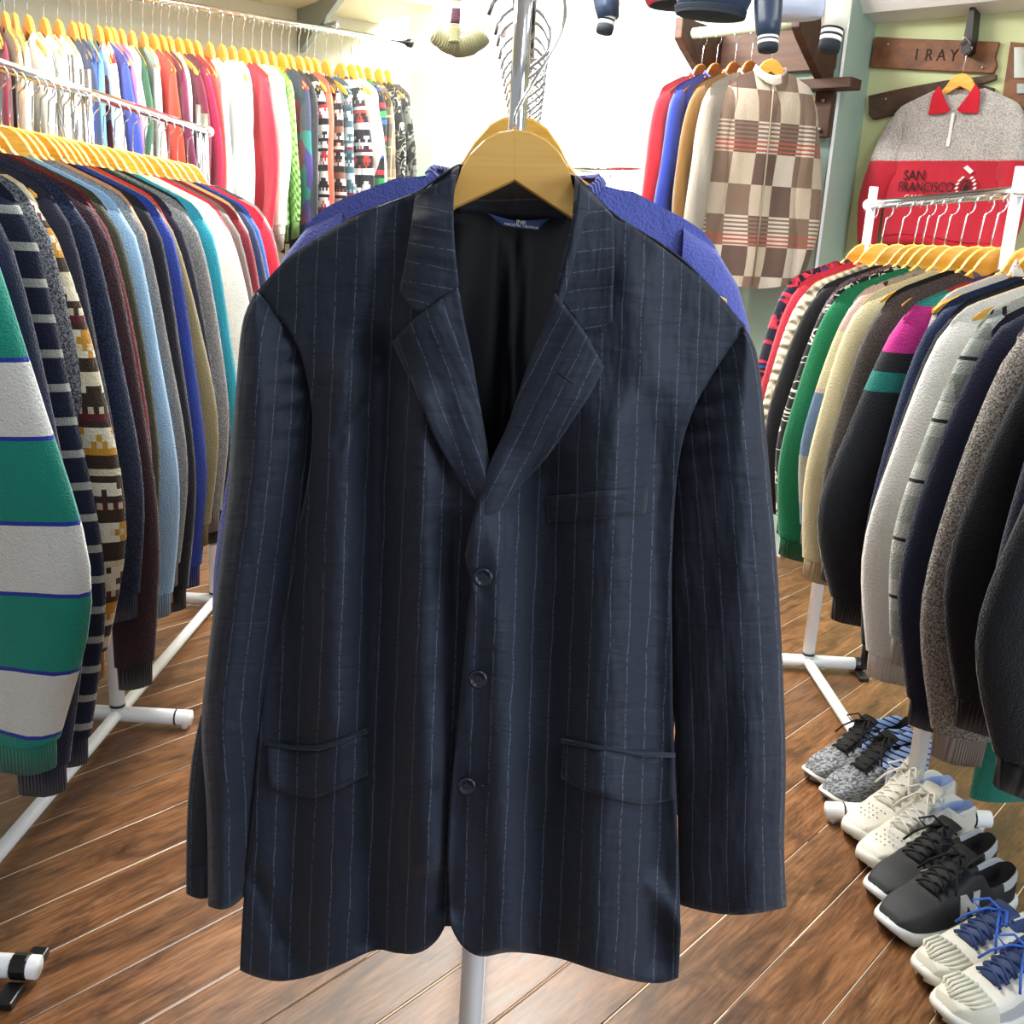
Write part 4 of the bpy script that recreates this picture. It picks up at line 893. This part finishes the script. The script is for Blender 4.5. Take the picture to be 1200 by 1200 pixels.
    for i in range(NS-1):
        s = (i/(NS-1))**1.6
        for k in range(cols-1):
            fs.append((i*cols+k, i*cols+k+1, (i+1)*cols+k+1, (i+1)*cols+k)); tt = min(k, cols-2-k)/(NT-1)
            inner = s > opn and tt > .64 and s < .97
            if inner: mi.append(2)
            elif kind == 'knit': mi.append(1 if s > .42 else 0)
            elif kind == 'black': mi.append(1 if (s > .80 and .3 < tt) else 0)
            elif kind == 'shell': mi.append(3 if s < .24 else (1 if (.24 < s < .5 and tt < .3) else 0))
            else: mi.append(0)
    mats = {'knit': [SM['knit'], SM['knit_blue'], SM['lining_b'], SM['knit']], 'white': [SM['white'], SM['white'], SM['lining_blue'], SM['white']],
            'black': [SM['black'], SM['grey'], SM['lining_b'], SM['black']], 'shell': [SM['white'], SM['grey'], SM['navy'], SM['shell']]}[kind]
    up = mesh('upper', vs, fs, mats, g, True); up.data.polygons.foreach_set('material_index', mi)
    q = up.modifiers.new('smooth', 'SUBSURF'); q.levels = 1; q.render_levels = 1
    # toe details
    if kind == 'shell':
        b = B()
        for k in range(-4, 5):
            yy = k*.0085; b.tube([(.014+abs(k)*.003, yy*.7, .051-abs(k)*.0014), (.034, yy, .0575-abs(k)*.0012), (.066, yy*1.05, .0605-abs(k)*.0016)], .0026, 6)
        b.obj('toe_ridges', SM['shell'], g, True)
    if kind == 'white':
        b = B()
        for i in range(4):
            for k in range(-1-i % 2, 2+i % 2): b.tube([(.035+i*.011, k*.010, interp(toph, (.035+i*.011)/Ln)*.98), (.035+i*.011, k*.010, interp(toph, (.035+i*.011)/Ln)*1.01+.0005)], .0012, 6)
        b.obj('perforations', plain('perforation_grey', '8d8a80', .8), g, True)
    # tongue
    t0 = .34; rg = []
    for j, s in enumerate((.30, .36, .42, .48, .54, .59)):
        zz = interp(toph, s)+.004+(.016*(j/5)**2 if kind != 'knit' else .004); ww = .018+.006*j/5; rg.append([(s*Ln, ww*math.cos(a), zz+.006*math.sin(a)) for a in [2*PI*k/12 for k in range(12)]])
    B().rings(rg).obj('tongue', {'knit': SM['lace_b'], 'white': SM['white'], 'black': SM['black'], 'shell': SM['navy']}[kind], g, True)
    # laces
    lm = {'knit': SM['lace_b'], 'white': SM['lace_w'], 'black': SM['lace_b'], 'shell': SM['lace_n']}[kind]; b = B(); nl = 5
    for j in range(nl):
        s = .30+j*.052; s2 = s+.045; z1 = interp(toph, s)+.009+.004*j/5; z2 = interp(toph, s2)+.010+.005*j/5; wq_ = .024
        for sd in (-1, 1): b.tube([(s*Ln, sd*wq_, z1-.006), (s*Ln+.004, sd*wq_*.5, z1+.003), (s2*Ln-.004, -sd*wq_*.5, z2+.002), (s2*Ln, -sd*wq_, z2-.007)], .0034 if kind == 'shell' else .0026, 8, True, .6)
    b.obj('laces', lm, g, True)
    kz = interp(toph, .53)+.02; b = B()
    for sd in (-1, 1):
        b.tube([(.53*Ln, 0, kz-.004), (.50*Ln, sd*.018, kz+.008), (.44*Ln, sd*.034, kz-.002), (.46*Ln, sd*.022, kz-.012), (.53*Ln, 0, kz-.004)], .0022, 7)
        b.tube([(.53*Ln, 0, kz-.004), (.47*Ln, sd*.012, kz-.004), (.40*Ln, sd*.03, kz-.024), (.37*Ln, sd*.042, kz-.045)], .0022, 7)
    b.obj('bow', {'knit': SM['lace_b'], 'white': SM['lace_w'], 'black': SM['lace_b'], 'shell': SM['lace_blue']}[kind], g, True)
    if kind == 'black':
        sd = 1
        pN = [(-.5, -.5), (-.32, .5), (-.08, .5), (.12, -.02), (.2, .5), (.5, .5), (.32, -.5), (.08, -.5), (-.12, .02), (-.22, -.5)]
        for sd in (-1, 1):
            v = []
            for e in (0, .002):
                for a, c in pN:
                    s = .50 - sd*a*.2 - .03*c; zz = .054+c*.04; w = interp(wid, s)*lerp(1, .69, ((zz-sh*.6)/(interp(toph, s)-sh*.6))**1.9 if zz > sh*.6 else 0)+.0005+e; v.append((s*Ln, sd*(w+.0015), zz))
            n = len(pN); B().add(v, [tuple(range(n)), tuple(range(2*n-1, n-1, -1))]+[(i, i+n, (i+1) % n+n, (i+1) % n) for i in range(n)]).obj('side_letter', SM['logo'], g)
    if kind == 'shell':
        for sd in (-1, 1):
            for j in range(3):
                s = .42+j*.07; v = []
                for ss_, zz in ((s, .03), (s+.035, .03), (s+.09, .062), (s+.055, .062)):
                    w = interp(wid, ss_)*lerp(1, .72, ((zz-.017)/.06)**1.8)+.002; v.append((ss_*Ln, sd*w, zz)); 
                v += [(x, y+sd*.0015, z) for x, y, z in v]; B().add(v, [(0,1,2,3),(7,6,5,4),(0,4,5,1),(1,5,6,2),(2,6,7,3),(3,7,4,0)]).obj('side_stripe', SM['navy'] if j != 1 else SM['red'], g)
    if kind == 'knit': B().box((.4*Ln, -.052, .05), (.4*Ln+.012, -.050, .09)).obj('price_tag', SM['tag'], g)
    return g
YW = math.radians(24)
T = lambda x, y: fl(x, y, .012)
shoe('grey knit high-top sneaker at the back of the shoe row, half hidden by its mate', 'knit', T(946, 912), YW+.02, 'grey knit high-tops', sc=1.15)
shoe('grey knit high-top sneaker with blue-striped ankle and a paper tag', 'knit', T(967, 938), YW+.06, 'grey knit high-tops', sc=1.18)
shoe('white leather sneaker nearer the grey knit pair', 'white', T(995, 985), YW+.12, 'white leather sneakers', sc=1.2)
shoe('white leather sneaker beside the black pair, wrapped in clear film', 'white', T(1012, 1018), YW+.1, 'white leather sneakers', sc=1.2)
shoe('black running sneaker farther back, touching the white pair', 'black', T(1021, 1055), YW+.05, 'black running sneakers', sc=1.24)
shoe('black running sneaker with a large grey side letter in full view', 'black', T(1034, 1092), YW+.02, 'black running sneakers', sc=1.24)
shoe('off-white shell-toe sneaker with navy laces next to the black pair', 'shell', T(1077, 1150), YW-.02, 'shell-toe sneakers', sc=1.2)
shoe('off-white shell-toe sneaker frontmost in the shoe row', 'shell', T(1099, 1196), YW-.06, 'shell-toe sneakers', sc=1.2)
# clear film wrapped round the white sneaker
m = N('clear_film', .12, 0, .5); m.b.inputs['Transmission Weight'].default_value = 1; m.b.inputs['IOR'].default_value = 1.05; m.b.inputs['Alpha'].default_value = .35; m.col(c3('dfe6f6'))
pf_ = T(1012, 1018); pb_ = B(); rnd = random.Random(4); rg = []
for i, (s, r) in enumerate(((0, .006), (.02, .035), (.05, .05), (.09, .055), (.13, .04), (.16, .012), (.175, .02), (.2, .05))):
    rg.append([(.03+s, r*math.cos(2*PI*k/20)*(1+.12*rnd.uniform(-1, 1)), .06+.35*s+r*.8*math.sin(2*PI*k/20)*(1+.15*rnd.uniform(-1, 1))) for k in range(20)])
pb_.rings(rg, False); f = pb_.obj('plastic_film', m.m, None, True, loc=(pf_.x+.03, pf_.y-.02, .02)); f.rotation_euler = (0, 0, YW+.1); tag(f, 'crumpled clear plastic film bunched over the white sneaker', 'plastic wrap')
